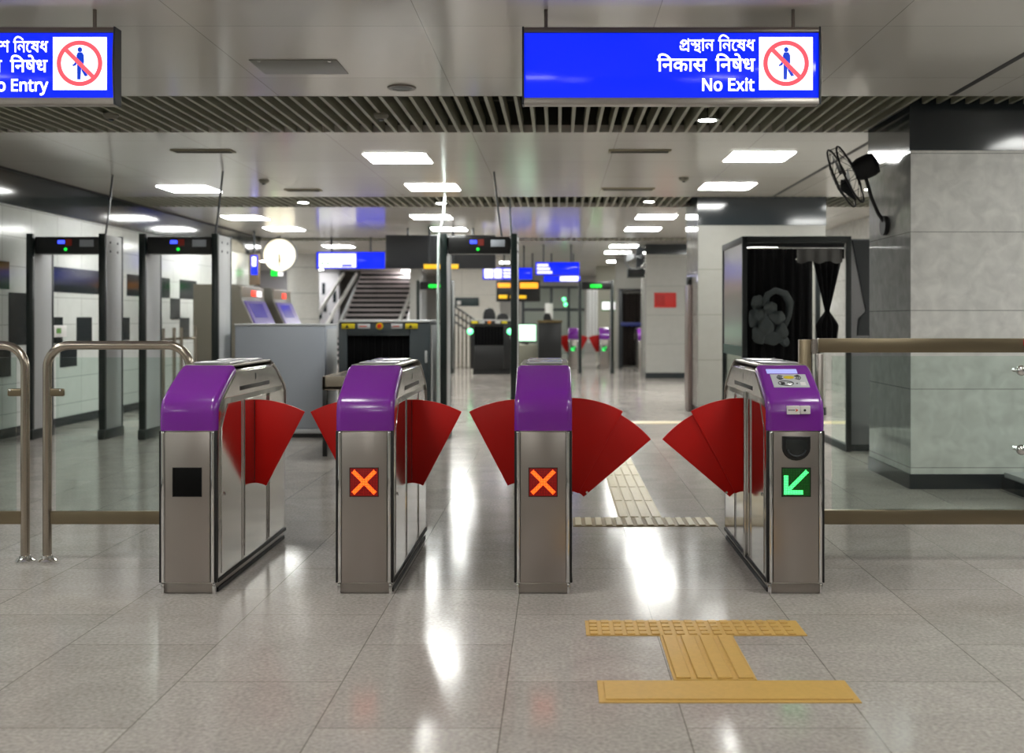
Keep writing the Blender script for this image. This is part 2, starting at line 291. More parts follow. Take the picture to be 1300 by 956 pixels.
def tag(o, label, cat, group=None, kind=None):
    if label: o['label'] = label
    if cat: o['category'] = cat
    if group: o['group'] = group
    if kind: o['kind'] = kind
    return o
def thing(name, label, cat, loc, group=None, rotz=0.):
    o = bpy.data.objects.new(name, None); COL.objects.link(o)
    o.empty_display_size = .1; o.location = loc; o.rotation_euler = (0, 0, rotz)
    return tag(o, label, cat, group)
def struct(name, mb, label=None, cat=None):
    o = mb.build(name); o['kind'] = 'structure'
    return tag(o, label, cat)
def arc(cx, cz, r, a0, a1, n):
    return [(cx + r*math.cos(a0 + (a1-a0)*i/n), cz + r*math.sin(a0 + (a1-a0)*i/n)) for i in range(n+1)]
def copy_tree(o, parent=None):
    c = o.copy(); COL.objects.link(c)
    if parent is not None: c.parent = parent
    for ch in list(o.children): copy_tree(ch, c)
    return c
GLYPHS = {
 'b224': (755, [[765,622,765,551,660,551,660,0,583,0,583,396,605,332,578,370,553,404,530,434,508,461,486,484,466,504,445,520,425,534,404,544,383,550,360,555,337,556,311,554,287,549,264,541,243,530,224,517,205,501,187,484,171,466,155,447,147,445,158,451,168,456,178,460,189,463,201,464,213,465,249,462,277,451,298,434,313,411,322,385,325,356,325,349,325,342,324,335,323,329,322,324,321,320,304,326,312,335,320,343,327,351,335,359,342,367,350,375,359,383,367,391,376,400,500,516,549,463,265,195,206,250,288,328,252,285,222,262,232,274,240,286,248,298,253,312,257,327,258,343,256,359,251,372,243,383,231,391,217,396,199,398,188,398,178,396,168,394,158,391,148,386,137,380,61,452,88,486,115,517,143,544,171,569,201,590,231,606,262,619,295,626,330,629,366,627,400,620,430,608,460,592,489,571,518,546,546,515,576,481,606,441,588,446,586,462,585,480,584,498,583,517,583,537,583,558,583,688,636,688,659,622],[660,-43,585,-43,578,-24,569,-8,560,6,549,18,536,27,523,34,508,39,492,42,475,43,441,42,407,39,374,34,341,30,306,27,269,26,245,27,220,29,194,33,169,39,144,48,121,59,100,74,81,92,66,115,54,142,47,175,45,212,45,223,46,235,47,248,49,261,51,274,54,287,131,277,129,268,127,259,125,248,124,236,123,224,123,211,125,185,131,163,140,145,154,130,171,118,191,109,214,103,240,99,269,98,300,99,331,102,362,106,393,111,425,114,458,115,483,114,506,109,528,102,548,92,567,78,583,61,583,151,660,151]]),
 'b437': (721, [[500,305,456,309,417,320,384,339,355,365,331,398,312,437,324,439,318,418,311,396,302,375,290,355,276,337,260,322,242,310,221,302,197,300,178,301,160,305,142,310,126,319,108,331,92,346,74,366,56,389,37,417,98,453,116,424,132,403,146,390,158,382,172,378,186,376,201,378,216,383,228,392,240,405,250,423,258,446,264,475,269,510,271,551,340,551,346,527,353,504,361,482,370,461,381,442,394,424,407,409,423,396,440,385,458,377,479,373,501,371,522,373,540,379,554,390,565,404,571,421,573,442,571,467,564,491,552,514,538,537,521,557,503,575,583,591,594,581,604,569,614,554,624,539,633,522,640,504,646,484,649,464,650,442,646,399,632,365,610,338,580,320,543,309],[731,622,731,551,-10,551,-10,622],[455,319,489,317,520,313,547,305,571,295,591,283,608,268,622,253,633,237,642,220,647,203,651,186,652,169,651,147,646,127,640,109,630,93,618,78,602,64,585,53,566,43,544,34,520,28,494,22,466,18,469,43,494,36,520,28,546,19,572,9,598,-3,624,-16,651,-29,677,-44,703,-60,667,-117,635,-97,604,-78,573,-62,542,-47,511,-33,480,-21,449,-10,417,0,385,8,352,16,317,24,282,30,295,100,317,94,338,89,358,86,379,83,401,82,425,81,474,84,513,91,541,104,560,122,571,143,575,168,572,194,561,215,544,232,522,245,495,252,464,255,438,253,418,249,403,240,393,230,387,216,385,200,385,195,386,189,387,184,388,178,390,173,391,169,318,154,315,164,313,174,310,184,309,194,307,204,307,213,309,234,315,254,326,270,340,285,357,297,378,306,401,313,427,318]]),
 'b54': (266, [[276,622,276,551,171,551,171,0,94,0,94,469,85,491,73,510,58,527,41,540,21,548,-2,551,-10,551,-10,622,5,622,21,620,38,615,55,606,71,594,85,578,97,559,96,564,96,571,95,582,94,593,94,604,94,613,94,688,148,688,170,622]]),
 'b39': (604, [[614,622,614,551,509,551,509,0,432,0,432,243,448,187,425,217,401,244,376,270,350,293,323,313,296,329,269,341,242,349,216,351,193,349,172,342,154,332,139,316,131,297,128,274,130,255,137,238,149,222,166,209,187,196,214,184,176,113,138,132,106,154,80,180,61,210,50,242,46,277,49,308,56,335,70,358,87,378,107,394,130,407,154,416,179,421,204,423,238,421,269,415,299,405,327,392,354,375,380,356,404,334,428,310,451,284,437,280,435,295,434,310,433,326,432,341,432,356,432,371,432,551,-10,551,-10,622]]),
 'b55': (266, [[276,622,276,551,171,551,171,0,94,0,94,551,-10,551,-10,622,82,622,71,635,60,648,50,662,39,676,29,690,20,704,43,742,68,778,93,812,121,842,151,867,185,888,223,904,265,914,313,917,348,916,382,911,414,904,447,894,478,882,510,866,541,849,573,829,605,808,637,784,671,758,705,731,663,677,619,712,577,743,538,770,502,793,467,811,432,826,398,836,362,842,325,844,290,842,258,836,230,825,204,811,180,793,160,772,140,748,123,722,106,693,112,683,119,672,128,660,138,648,148,635,160,622]]),
 'b61': (346, [[356,622,356,551,336,551,315,545,292,534,269,520,245,503,223,483,201,460,181,433,163,404,148,372,137,338,130,301,128,262,130,217,138,179,150,148,165,122,183,102,203,87,224,77,246,71,267,69,283,70,297,71,309,74,321,78,334,84,348,92,383,31,365,19,346,10,326,3,305,-1,285,-4,264,-5,224,-1,186,10,152,28,123,53,97,84,76,120,61,162,52,209,49,260,52,313,63,362,80,408,103,451,131,488,164,521,200,549,239,571,280,588,216,555,204,554,191,553,177,552,162,551,147,551,130,551,-10,551,-10,622]]),
 'b49': (633, [[643,622,643,551,538,551,538,0,461,0,428,37,394,70,360,100,324,127,284,151,242,171,195,188,142,202,84,212,48,303,82,324,119,345,157,366,197,387,238,406,280,425,339,432,341,376,307,361,273,345,237,328,202,310,171,292,142,275,189,264,232,251,272,236,310,217,344,197,376,175,407,151,436,126,463,99,463,110,463,122,462,134,461,146,461,158,461,171,461,312,465,334,464,350,463,367,462,384,462,400,461,417,461,434,461,551,-10,551,-10,622],[77,569,118,555,160,542,201,526,244,508,285,486,326,463,365,438,402,411,437,383,468,355,467,264,440,292,411,318,380,344,346,369,311,392,274,414,236,434,198,452,160,468,122,482,84,493,48,502]]),
 'b38': (596, [[606,622,606,551,501,551,501,0,424,0,402,39,374,76,342,110,305,142,265,171,221,196,175,217,126,232,76,243,37,339,102,376,168,411,236,444,305,474,375,500,447,524,424,482,424,622],[424,474,445,446,393,428,340,408,285,384,230,359,179,332,130,304,167,294,205,280,245,263,285,242,322,218,358,190,390,159,417,125,438,88,429,88,428,103,427,119,426,134,425,150,424,169,424,189],[240,629,248,629,257,628,266,628,275,626,284,625,293,624,287,552,283,553,278,553,272,554,266,554,259,554,251,554,233,553,217,548,204,542,195,532,190,522,188,509,191,492,198,478,211,464,230,452,258,438,293,423,233,378,209,391,187,404,167,418,150,433,135,449,124,466,116,484,111,503,109,524,111,542,115,559,123,575,134,590,148,603,166,614,187,622,212,627]]),
 'b42': (596, [[606,622,606,551,501,551,501,0,424,0,402,39,374,76,342,110,305,142,265,171,221,196,175,217,126,232,76,243,37,339,102,376,168,411,236,444,305,474,375,500,447,524,424,482,424,551,-10,551,-10,622],[424,474,445,446,393,428,340,408,285,384,230,359,179,332,130,304,167,294,205,280,245,263,285,242,322,218,358,190,390,159,417,125,438,88,429,88,428,103,427,119,426,134,425,150,424,169,424,189]]),
 'b48': (677, [[687,622,687,551,582,551,582,0,505,0,505,512,510,532,508,543,507,555,506,567,505,579,505,593,505,607,505,688,558,688,582,622],[361,629,386,627,410,622,433,614,454,603,474,589,492,572,508,553,522,532,534,509,530,404,508,448,484,486,457,516,428,538,397,552,363,556,339,554,318,546,300,534,287,518,279,497,276,471,280,446,290,424,308,406,335,391,369,382,413,377,406,300,365,305,328,314,298,327,272,344,251,364,235,388,224,414,217,443,215,474,217,507,224,536,236,562,251,583,270,600,290,612,313,622,337,627],[77,629,104,627,131,621,156,612,180,598,200,580,218,558,231,531,239,498,242,461,240,434,233,408,222,383,206,360,186,340,160,323,130,310,95,303,54,300,48,377,80,379,106,384,128,392,145,401,159,413,169,426,176,440,180,454,181,468,178,493,169,515,155,532,135,546,108,553,76,556,64,556,52,555,40,554,28,551,14,549,-1,545,-9,620,7,623,22,625,36,627,49,628,63,629]]),
 'd67': (259, [[89,551,0,551,0,622,80,622,72,637,66,653,60,669,56,686,54,705,53,724,59,773,79,814,111,849,154,875,206,891,266,896,356,888,440,862,516,820,585,763,648,695,704,615,620,615,515,731,402,801,283,824,240,821,203,811,174,794,152,772,138,746,134,714,135,695,138,677,144,662,150,647,157,634,165,622,273,622,273,551,170,551,170,0,89,0]]),
 'd44': (555, [[0,622,569,622,569,551,466,551,466,0,385,0,385,298,204,298,204,244,202,227,198,213,190,202,180,194,167,190,153,188,137,190,120,197,102,209,85,224,70,241,56,260,45,280,39,299,37,318,38,332,43,345,50,355,62,363,78,367,98,369,385,369,385,551,0,551]]),
 'd25': (762, [[777,551,452,551,452,349,486,377,525,393,569,399,610,394,645,381,675,358,698,326,711,286,716,239,714,208,709,175,701,141,689,107,672,73,651,39,579,80,595,102,608,127,620,154,629,182,634,210,636,237,634,266,627,289,616,307,602,320,584,327,562,330,526,322,489,298,452,258,452,0,371,0,371,174,354,161,334,148,312,136,286,126,258,120,226,118,195,120,166,126,138,137,112,152,90,171,71,194,57,222,49,254,46,290,52,340,70,382,101,417,141,443,189,459,244,464,260,464,277,462,296,460,313,458,328,456,339,454,333,381,321,384,308,386,292,388,277,390,262,391,249,391,213,388,183,379,159,365,141,345,131,321,127,292,130,260,141,234,158,214,179,199,202,191,228,188,256,190,282,197,306,209,329,224,350,241,371,260,371,551,0,551,0,622,777,622]]),
 'd66': (259, [[170,551,170,0,89,0,89,551,0,551,0,622,273,622,273,551]]),
 'd60': (676, [[587,551,587,0,506,0,506,266,487,261,467,257,448,254,428,252,405,251,380,251,352,252,322,254,292,258,262,264,236,270,212,277,198,269,183,261,167,253,196,218,228,182,264,146,301,110,340,75,380,42,326,-12,289,21,254,54,220,87,189,120,160,151,133,181,109,209,89,234,73,256,60,275,51,292,46,305,42,317,41,329,40,340,42,352,47,364,55,376,67,385,83,391,104,393,120,392,134,388,148,382,159,373,171,362,181,350,194,364,203,380,210,398,214,418,216,438,217,458,217,477,215,495,212,512,209,527,205,540,201,551,0,551,0,622,691,622,691,551],[369,322,394,322,418,324,440,326,462,329,484,334,506,339,506,551,281,551,285,539,289,526,293,511,296,495,297,477,298,458,297,431,294,407,288,385,281,365,272,348,262,333,297,327,333,323]]),
 'd59': (578, [[593,622,593,551,489,551,489,0,408,0,408,191,387,180,365,170,341,160,315,152,286,148,254,146,228,148,204,152,182,160,161,169,143,181,128,194,113,213,100,234,91,258,84,285,80,318,79,358,79,551,0,551,0,622],[408,551,205,551,408,287],[189,240,207,227,232,220,262,217,279,218,296,221,313,225,329,231,345,237,360,245,159,507,159,369,159,344,160,322,162,304,164,289,168,276,172,266,176,256,182,248]]),
 'd75': (0, [[-169,615,-183,664,-197,705,-210,740,-225,767,-240,788,-256,804,-274,815,-293,821,-315,823,-329,823,-342,821,-354,818,-365,815,-375,812,-385,809,-409,882,-382,890,-351,894,-318,896,-284,893,-252,885,-224,870,-199,850,-175,820,-154,784,-133,737,-113,681,-94,615]]),
 'd43': (615, [[630,551,526,551,526,0,445,0,445,150,424,137,401,126,378,116,351,109,319,104,283,103,235,108,193,121,158,144,132,173,116,209,111,251,112,269,115,286,120,303,127,319,136,334,148,348,119,362,93,380,72,402,55,427,45,458,42,493,47,531,60,564,83,592,113,614,147,628,187,632,220,629,250,620,276,604,295,583,307,559,311,531,307,500,293,471,271,443,210,482,217,489,222,496,226,504,228,511,230,519,230,526,229,536,226,545,220,554,212,562,200,566,184,568,166,566,150,558,136,546,125,530,118,511,116,489,118,469,123,452,132,438,143,426,156,416,172,409,188,404,205,400,223,397,244,401,265,404,288,405,296,405,304,405,312,404,321,403,328,403,333,402,326,332,322,333,317,333,312,333,306,333,302,333,298,333,267,331,241,324,220,312,204,297,194,277,191,254,194,229,204,209,220,193,240,182,264,175,292,173,326,175,356,183,382,194,405,210,426,226,445,245,445,551,383,551,383,622,630,622]]),
 'd274': (568, [[45,53,214,153,180,162,152,175,128,194,113,213,100,234,91,258,84,285,80,318,79,358,79,551,0,551,0,622,583,622,583,551,479,551,479,0,398,0,398,193,92,-13],[398,551,160,551,160,369,160,344,161,322,163,304,165,289,169,276,172,266,177,256,183,248,190,240,208,227,232,220,262,217,288,219,313,225,337,236,360,249,380,264,398,280]]),
 'd57': (556, [[571,551,467,551,467,0,387,0,387,165,368,153,347,143,324,132,297,124,267,120,233,118,198,120,166,127,137,139,111,155,89,174,70,198,57,224,49,254,46,286,52,339,72,383,104,418,146,444,196,459,255,464,264,464,275,463,288,462,300,461,313,460,326,459,337,458,346,456,354,454,349,381,336,384,321,386,306,388,290,390,274,391,259,391,221,388,188,379,162,364,143,343,131,318,127,287,131,256,141,231,158,212,181,199,206,191,235,188,268,191,298,198,324,210,348,226,369,242,387,260,387,551,0,551,0,622,571,622]]),
 'd58': (680, [[122,189,100,191,80,197,64,206,50,220,43,236,40,255,42,273,48,287,58,299,71,307,86,312,104,314,116,313,129,311,142,306,156,300,172,290,191,276,222,290,250,309,273,335,291,366,301,402,305,443,302,478,292,508,276,532,254,551,228,562,199,566,180,565,165,560,153,552,145,542,140,530,138,516,139,506,142,495,148,484,156,472,169,463,186,454,208,447,236,442,270,440,253,370,196,378,149,394,112,418,87,447,71,480,66,517,70,549,82,577,102,600,129,618,163,628,204,632,235,630,264,622,292,610,318,594,340,572,358,546,373,516,381,480,384,440,380,395,369,353,350,312,324,276,292,246,254,221,284,194,313,165,341,134,368,103,392,73,414,43,350,-1,317,44,286,84,258,118,230,147,204,172,179,194,161,191,142,190],[591,551,591,0,510,0,510,551,421,551,421,622,695,622,695,551]]),
 'lN': (760, [[663,0,558,0,176,593,172,593,173,577,174,559,176,538,177,517,178,495,178,472,179,448,180,424,180,399,180,0,97,0,97,714,201,714,582,123,586,123,585,135,584,151,584,171,582,193,582,216,580,241,580,266,579,289,579,311,579,714,663,714]]),
 'lo': (605, [[551,269,549,226,543,187,534,150,520,118,504,89,484,63,460,41,434,23,404,8,372,-2,338,-8,301,-10,267,-8,234,-2,203,8,174,23,148,41,125,63,105,89,87,118,74,150,63,187,57,226,55,269,58,325,68,375,85,420,108,457,137,489,171,514,211,532,255,542,304,546,351,542,394,532,432,514,467,489,496,457,520,420,537,375,548,325],[146,269,148,229,153,192,162,160,176,131,193,107,214,88,239,74,269,66,303,63,337,66,367,74,392,88,413,107,430,131,444,160,453,192,458,229,460,269,458,310,452,346,443,378,430,406,413,429,392,448,366,461,336,469,302,472,252,466,213,448,183,418,162,377,150,328]]),
 'lE': (556, [[496,0,97,0,97,714,496,714,496,635,187,635,187,412,478,412,478,334,187,334,187,79,496,79]]),
 'lx': (529, [[212,274,27,536,127,536,265,334,402,536,501,536,316,274,511,0,411,0,265,214,117,0,18,0]]),
 'li': (258, [[173,536,173,0,85,0,85,536],[130,737,143,736,155,731,166,724,174,713,179,699,181,681,179,664,174,650,166,639,155,631,143,627,130,625,116,627,104,631,93,639,85,650,80,664,78,681,80,699,85,713,93,724,104,731,116,736]]),
 'lt': (361, [[264,62,277,62,291,64,305,66,318,68,329,70,339,73,339,6,328,2,315,-2,299,-6,282,-8,265,-10,249,-10,222,-8,196,-4,172,4,149,17,130,33,114,55,102,82,94,116,92,156,92,468,16,468,16,510,93,545,128,659,180,659,180,536,335,536,335,468,180,468,180,158,183,128,190,104,204,86,221,72,241,65]]),
 'lr': (413, [[335,546,345,546,356,545,368,544,379,543,389,542,398,540,387,459,378,461,369,463,358,464,348,465,338,466,329,466,309,465,289,460,270,453,252,443,235,431,220,416,206,400,195,381,186,360,179,337,174,312,173,286,173,0,85,0,85,536,157,536,167,438,171,438,183,457,197,476,212,492,229,508,247,521,267,532,288,540,311,544]]),
 'ly': (510, [[1,536,95,536,211,231,218,213,224,196,230,179,235,162,240,146,245,130,249,115,253,100,256,85,260,85,265,103,271,125,279,150,288,178,297,205,306,232,415,536,510,536,279,-74,266,-106,251,-135,234,-162,216,-185,196,-204,172,-220,146,-231,117,-238,84,-240,69,-240,55,-239,42,-238,31,-236,20,-234,11,-232,11,-162,19,-163,28,-165,38,-166,48,-167,59,-168,70,-168,90,-167,108,-163,124,-156,138,-148,151,-137,162,-124,172,-108,181,-92,189,-73,217,-2]]),
 'l ': (260, []),
 'ln': (618, [[343,546,402,541,450,525,488,500,515,462,532,412,537,349,537,0,450,0,450,343,447,383,437,415,421,440,398,458,368,468,330,472,277,466,236,450,207,422,188,384,177,336,173,278,173,0,85,0,85,536,156,536,169,463,174,463,187,481,202,496,218,510,237,521,256,530,277,537,299,542,321,545]]),
}

from mathutils.geometry import delaunay_2d_cdt
def winding(p, poly):
    w = 0
    for i in range(len(poly)):
        a, b = poly[i-1], poly[i]
        if (a[1] > p[1]) != (b[1] > p[1]) and p[0] < (b[0]-a[0])*(p[1]-a[1])/(b[1]-a[1]) + a[0]: w += 1 if b[1] > a[1] else -1
    return w
def lettering(name, seq, sx, sz, right, bottom, y, parent, m, org, bold=14, label=None):
    """seq of glyph keys, right-aligned at x=right, baseline z=bottom, facing -Y; every word is a part of its own"""
    pen = -sum(k if isinstance(k, (int, float)) else GLYPHS[k][0] for k in seq)
    words = [[]]
    for k in seq:
        if isinstance(k, (int, float)): pen += k; words.append([]); continue
        words[-1].append((k, pen)); pen += GLYPHS[k][0]
    for wd_ in words:
        bm = bmesh.new()
        for k, at in wd_:
            P = [[(c[2*n], c[2*n+1]) for n in range(len(c)//2)] for c in GLYPHS[k][1]]
            T = Matrix.Translation(Vector((right, y, bottom)) - Vector(org)) @ Matrix.Rotation(PI/2, 4, 'X') @ Matrix.Diagonal((sx, sz, sx, 1)) @ Matrix.Translation((at, 0, 0))
            vs, es = [], []
            for p in P:
                b0 = len(vs); vs += [Vector(q) for q in p]; es += [(b0+n, b0+(n+1) % len(p)) for n in range(len(p))]
            ov, oe, of = delaunay_2d_cdt(vs, es, [], 0, .01)[:3]
            bv = [bm.verts.new(T @ Vector((v.x, v.y, 0))) for v in ov]
            for f in of:
                g = sum((ov[n] for n in f), Vector((0, 0)))/len(f)
                if sum(winding(g, p) for p in P): bm.faces.new([bv[n] for n in f])
            # thicken the outline: a flat ribbon along every contour
            for p in P:
                for n in range(len(p)):
                    a, b = Vector(p[n-1]), Vector(p[n])
                    if (b-a).length < 1e-6: continue
                    dv = (b-a).normalized()*bold; nv = Vector((-dv.y, dv.x))
                    bm.faces.new([bm.verts.new(T @ Vector((q.x, q.y, 0))) for q in (a-nv, b-nv, b-nv*.5+dv, b+nv*.5+dv, b+nv, a+nv)])
        me = bpy.data.meshes.new(name); bm.to_mesh(me); bm.free(); me.materials.clear(); me.materials.append(m)
        for p in me.polygons: p.material_index = 0
        o = bpy.data.objects.new(name, me); COL.objects.link(o); o.parent = parent
        if label: o['label'] = label

# ================================================================ THE SETTING
XL, XR = -5.56, 4.6
YB, YF = -5.0, 38.0
B1, B2, B3 = (7.36, 8.79), (13.43, 14.66), (20.2, 21.0)
mb = MB(); mb.box(-10.2, XR+.2, YB-.2, YF+.2, -.15, 0, floor_material()); struct('floor', mb)
CEIL = ceiling_material()
mb = MB()
for a, b in ((YB, B1[0]), (B1[1], B2[0]), (B2[1], B3[0]), (B3[1], YF)):
    mb.box(-10.2, XR+.2, a, b, ZC, ZC+.06, CEIL)
VOID = mat('ceiling_void', (70,72,62), .8)
SLAT = mat('ceiling_slat', (150,150,132), .45, .1)
for a, b in (B1, B2, B3):
    mb.box(-10.2, XR+.2, a-.02, a, ZC+.06, ZC+.42, VOID); mb.box(-10.2, XR+.2, b, b+.02, ZC+.06, ZC+.42, VOID)
    mb.box(-10.2, XR+.2, a-.02, b+.02, ZC+.40, ZC+.44, VOID)
struct('ceiling', mb)
for i, (a, b) in enumerate((B1, B2, B3)):
    mb = MB(); x = -5.53 if i < 2 else -9.9
    while x < XR-.05:
        mb.box(x, x+.024, a+.004, b-.004, ZC-.002, ZC+.115, SLAT); x += .1025
    mb.box(-9.9, XR-.05, (a+b)/2-.02, (a+b)/2+.02, ZC+.115, ZC+.15, VOID)
    struct('trim_%d' % (i+1), mb, 'open ceiling strip of narrow parallel grey slats')

mb = MB()
for a, b in ((YB, B1[0]-.03), (B1[1]+.03, B2[0]-.03)): mb.box(2.655, 2.70, a, b, ZC-.0015, ZC+.01, DARKGAP)
struct('trim_13', mb, 'dark groove running along the ceiling on the right')

# left wall : white tiles, dark band under the ceiling, dark skirting, black accent tiles
WTILE = stone_material('white_wall_tile', (206,210,206), (213,216,213), .10, .60, .30, (0,.06), .5, 'YZ', False)
WTILEX = stone_material('white_wall_tile_end', (206,210,206), (213,216,213), .14, .60, .30, (0,.06), .5, 'XZ', False)
mb = MB(); mb.box(XL-.2, XL, YB, 20.1, 0, ZC, WTILE); struct('wall_left', mb)
mb = MB(); mb.box(XL, XL+.02, YB, 20.12, 2.36, ZC, DARKSTONE); mb.box(XL, XL+.035, YB, 20.12, ZC-.025, ZC, DARKGAP); struct('trim_4', mb, 'dark polished band along the top of the left wall')
mb = MB(); mb.box(XL, XL+.015, YB, 20.11, 0, .10, DARKSTONE); struct('baseboard_left', mb)
mb = MB()
def wd(px): return -XL*F/(VX-px)
for p0, p1, z0, z1 in ((-40,11,1.50,1.78),(11,35,.93,1.47),(58,150,1.50,1.78),(161,178,1.50,1.78),(197,215,1.50,1.78),(228,249,1.50,1.78),
                       (216,228,1.20,1.50),(59,79,.93,1.22),(97,116,.93,1.22),(148,164,.93,1.22),(190,205,.93,1.22),(-40,13,.62,.92),(76,97,.66,.92),(228,240,.93,1.22),(180,190,.66,.92)):
    mb.box(XL, XL+.008, wd(p0), wd(p1), z0, z1, BLKTILE)
struct('trim_5', mb, 'black glass accent tiles scattered over the white left wall')

# walls behind the camera, to the right and at the far end
BEIGE = mat('plaster_beige', (200,194,184), .5)
FARW = mat('far_wall_grey', (186,184,180), .35)
mb = MB(); mb.box(XL-.2, XR+.2, YB-.2, YB, 0, ZC, BEIGE); struct('wall_back', mb)
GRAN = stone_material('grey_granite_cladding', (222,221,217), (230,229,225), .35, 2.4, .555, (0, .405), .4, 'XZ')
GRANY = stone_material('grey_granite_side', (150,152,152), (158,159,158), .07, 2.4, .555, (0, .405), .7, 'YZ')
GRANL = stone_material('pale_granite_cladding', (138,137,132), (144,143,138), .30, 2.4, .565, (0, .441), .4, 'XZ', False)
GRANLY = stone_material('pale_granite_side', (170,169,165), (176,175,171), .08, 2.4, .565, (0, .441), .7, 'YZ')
mb = MB(); mb.box(XR, XR+.2, YB, YF, 0, ZC, GRANLY); struct('wall_right', mb)
mb = MB(); mb.box(-10.2, XR, YF, YF+.2, 0, ZC, FARW); struct('wall_far', mb)
mb = MB(); mb.box(-10.2, -10.0, 20.1, YF, 0, ZC, FARW); mb.box(-10.0, XL, 19.9, 20.1, 0, ZC, FARW); struct('wall_left_far', mb)

def pillar(name, x0, x1, y0, y1, front, side, ztop, label):
    """granite clad pillar, dark band at the top, dark skirting"""
    mb = MB((x0, y0, 0))
    mb.box(x0, x1, y0, y1, 0, ztop, front)
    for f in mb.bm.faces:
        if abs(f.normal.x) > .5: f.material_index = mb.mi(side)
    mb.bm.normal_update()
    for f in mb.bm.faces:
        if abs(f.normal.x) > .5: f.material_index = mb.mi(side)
    o = mb.build(name); o['kind'] = 'structure'; o['label'] = label
    return o
def band(name, x0, x1, y0, y1, z0, z1, m, label):
    mb = MB(); e = .008
    mb.box(x0-e, x1+e, y0-e, y1+e, z0, z1, m); return struct(name, mb, label)
# nearest pillar on the right (stands in the first slatted strip)
PX0, PY0, PY1 = 2.49, 7.62, 8.62
zb = wz(191, PY0)
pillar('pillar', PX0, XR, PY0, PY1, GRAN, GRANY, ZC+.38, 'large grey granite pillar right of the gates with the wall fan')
band('trim_6', PX0, XR-.01, PY0, PY1, zb, ZC+.3, DARKSTONE, 'dark band round the top of the near granite pillar')
band('trim_7', PX0, XR-.01, PY0, PY1, 0, .105, DARKSTONE, 'dark skirting round the foot of the near granite pillar')
# low kerb running from that pillar towards the camera
mb = MB(); mb.box(3.13, XR, 3.2, PY0-.01, 0, .09, DARKSTONE); mb.box(3.15, XR, 3.2, PY0-.01, .09, .12, LGREY); struct('trim_8', mb, 'low pale topped kerb at the right edge beyond the railing')
# second pillar behind the booth
QX0, QX1, QY0, QY1 = wx(886, 13.45), wx(1048, 13.45), 13.45, 14.6
pillar('pillar.001', QX0, QX1, QY0, QY1, GRANL, GRANLY, ZC+.38, 'pale granite pillar standing behind the dark curtained booth')
band('trim_9', QX0, QX1, QY0, QY1, wz(286, QY0), ZC+.3, DARKSTONE, 'dark band round the top of the pillar behind the booth')
band('trim_10', QX0, QX1, QY0, QY1, 0, .10, DARKSTONE, 'dark skirting of the pillar behind the booth')
# third pillar with the red poster
TX0, TX1, TY0, TY1 = wx(820, 21.9), wx(900, 21.9), 21.9, 23.2
pillar('pillar.002', TX0, TX1, TY0, TY1, stone_material('mid_granite_cladding', (176,176,171), (182,182,177), .3, 2.4, .59, (0, .49), .4, 'XZ', False), GRANLY, ZC, 'distant grey pillar carrying a red poster')
band('trim_11', TX0, TX1, TY0, TY1, wz(323, TY0), ZC, DARKSTONE, 'dark band round the top of the pillar with the red poster')
band('trim_12', TX0, TX1, TY0, TY1, 0, .11, DARKSTONE, 'dark skirting of the pillar with the red poster')
# pale wall piece in the middle distance and the wall behind the far gates
mb = MB(); mb.box(wx(570, 27), wx(634, 27), 27, 27.25, 0, ZC, stone_material('pale_wall_cladding', (218,214,206), (222,218,210), .4, 1.2, .6, (0,0), .4, 'XZ', False)); struct('wall_centre', mb)
mb = MB(); mb.box(wx(757, 31), wx(792, 31), 31, 31.3, 0, ZC, mat('wall_cream', (176,174,160), .4)); struct('wall_right_far', mb)

# ================================================================ TICKET GATES
GW, GL, GH, GS = .124, 1.23, .985, .83      # half width, length, top, shoulder height
def side_profile(inset=0.):
    """outline (y,z) of a gate from the side, rounded shoulders"""
    i = inset
    p = [(i, .045)]
    # rounded bend at the front shoulder, then a slightly bowed slope
    p += [(i, .775), (i+.004, .80), (i+.012, .828), (i+.024, .852)]
    p += [(.085+i*.7, .888-i*.2), (.15+i*.6, .924-i*.4), (.215+i*.5, .957-i*.6)]
    p += [(.255+i*.3, .976-i*.9), (.285, GH-i)]
    q = [(GL-y, z) for y, z in p]
    return p + q[::-1]
def cap_profile():
    out = [(0, .713), (0, .785), (.003, .805), (.010, .829), (.022, .852), (.082, .888), (.148, .925), (.213, .958), (.25, .975), (.285, .986)]
    inn = [(.285, .955), (.22, .93), (.1, .86), (.03, .81), (.03, .713)]
    return out + inn
def flap_outline(pz, sx, a0, a1, r0, r1, n=14):
    """annular sector about (0,pz); angles from the vertical; sx = side it reaches out to"""
    o = [(sx*r1*math.sin(a0+(a1-a0)*i/n), pz + r1*math.cos(a0+(a1-a0)*i/n)) for i in range(n+1)]
    o += [(sx*r0*math.sin(a1+(a0-a1)*i/n), pz + r0*math.cos(a1+(a0-a1)*i/n)) for i in range(n+1)]
    return o
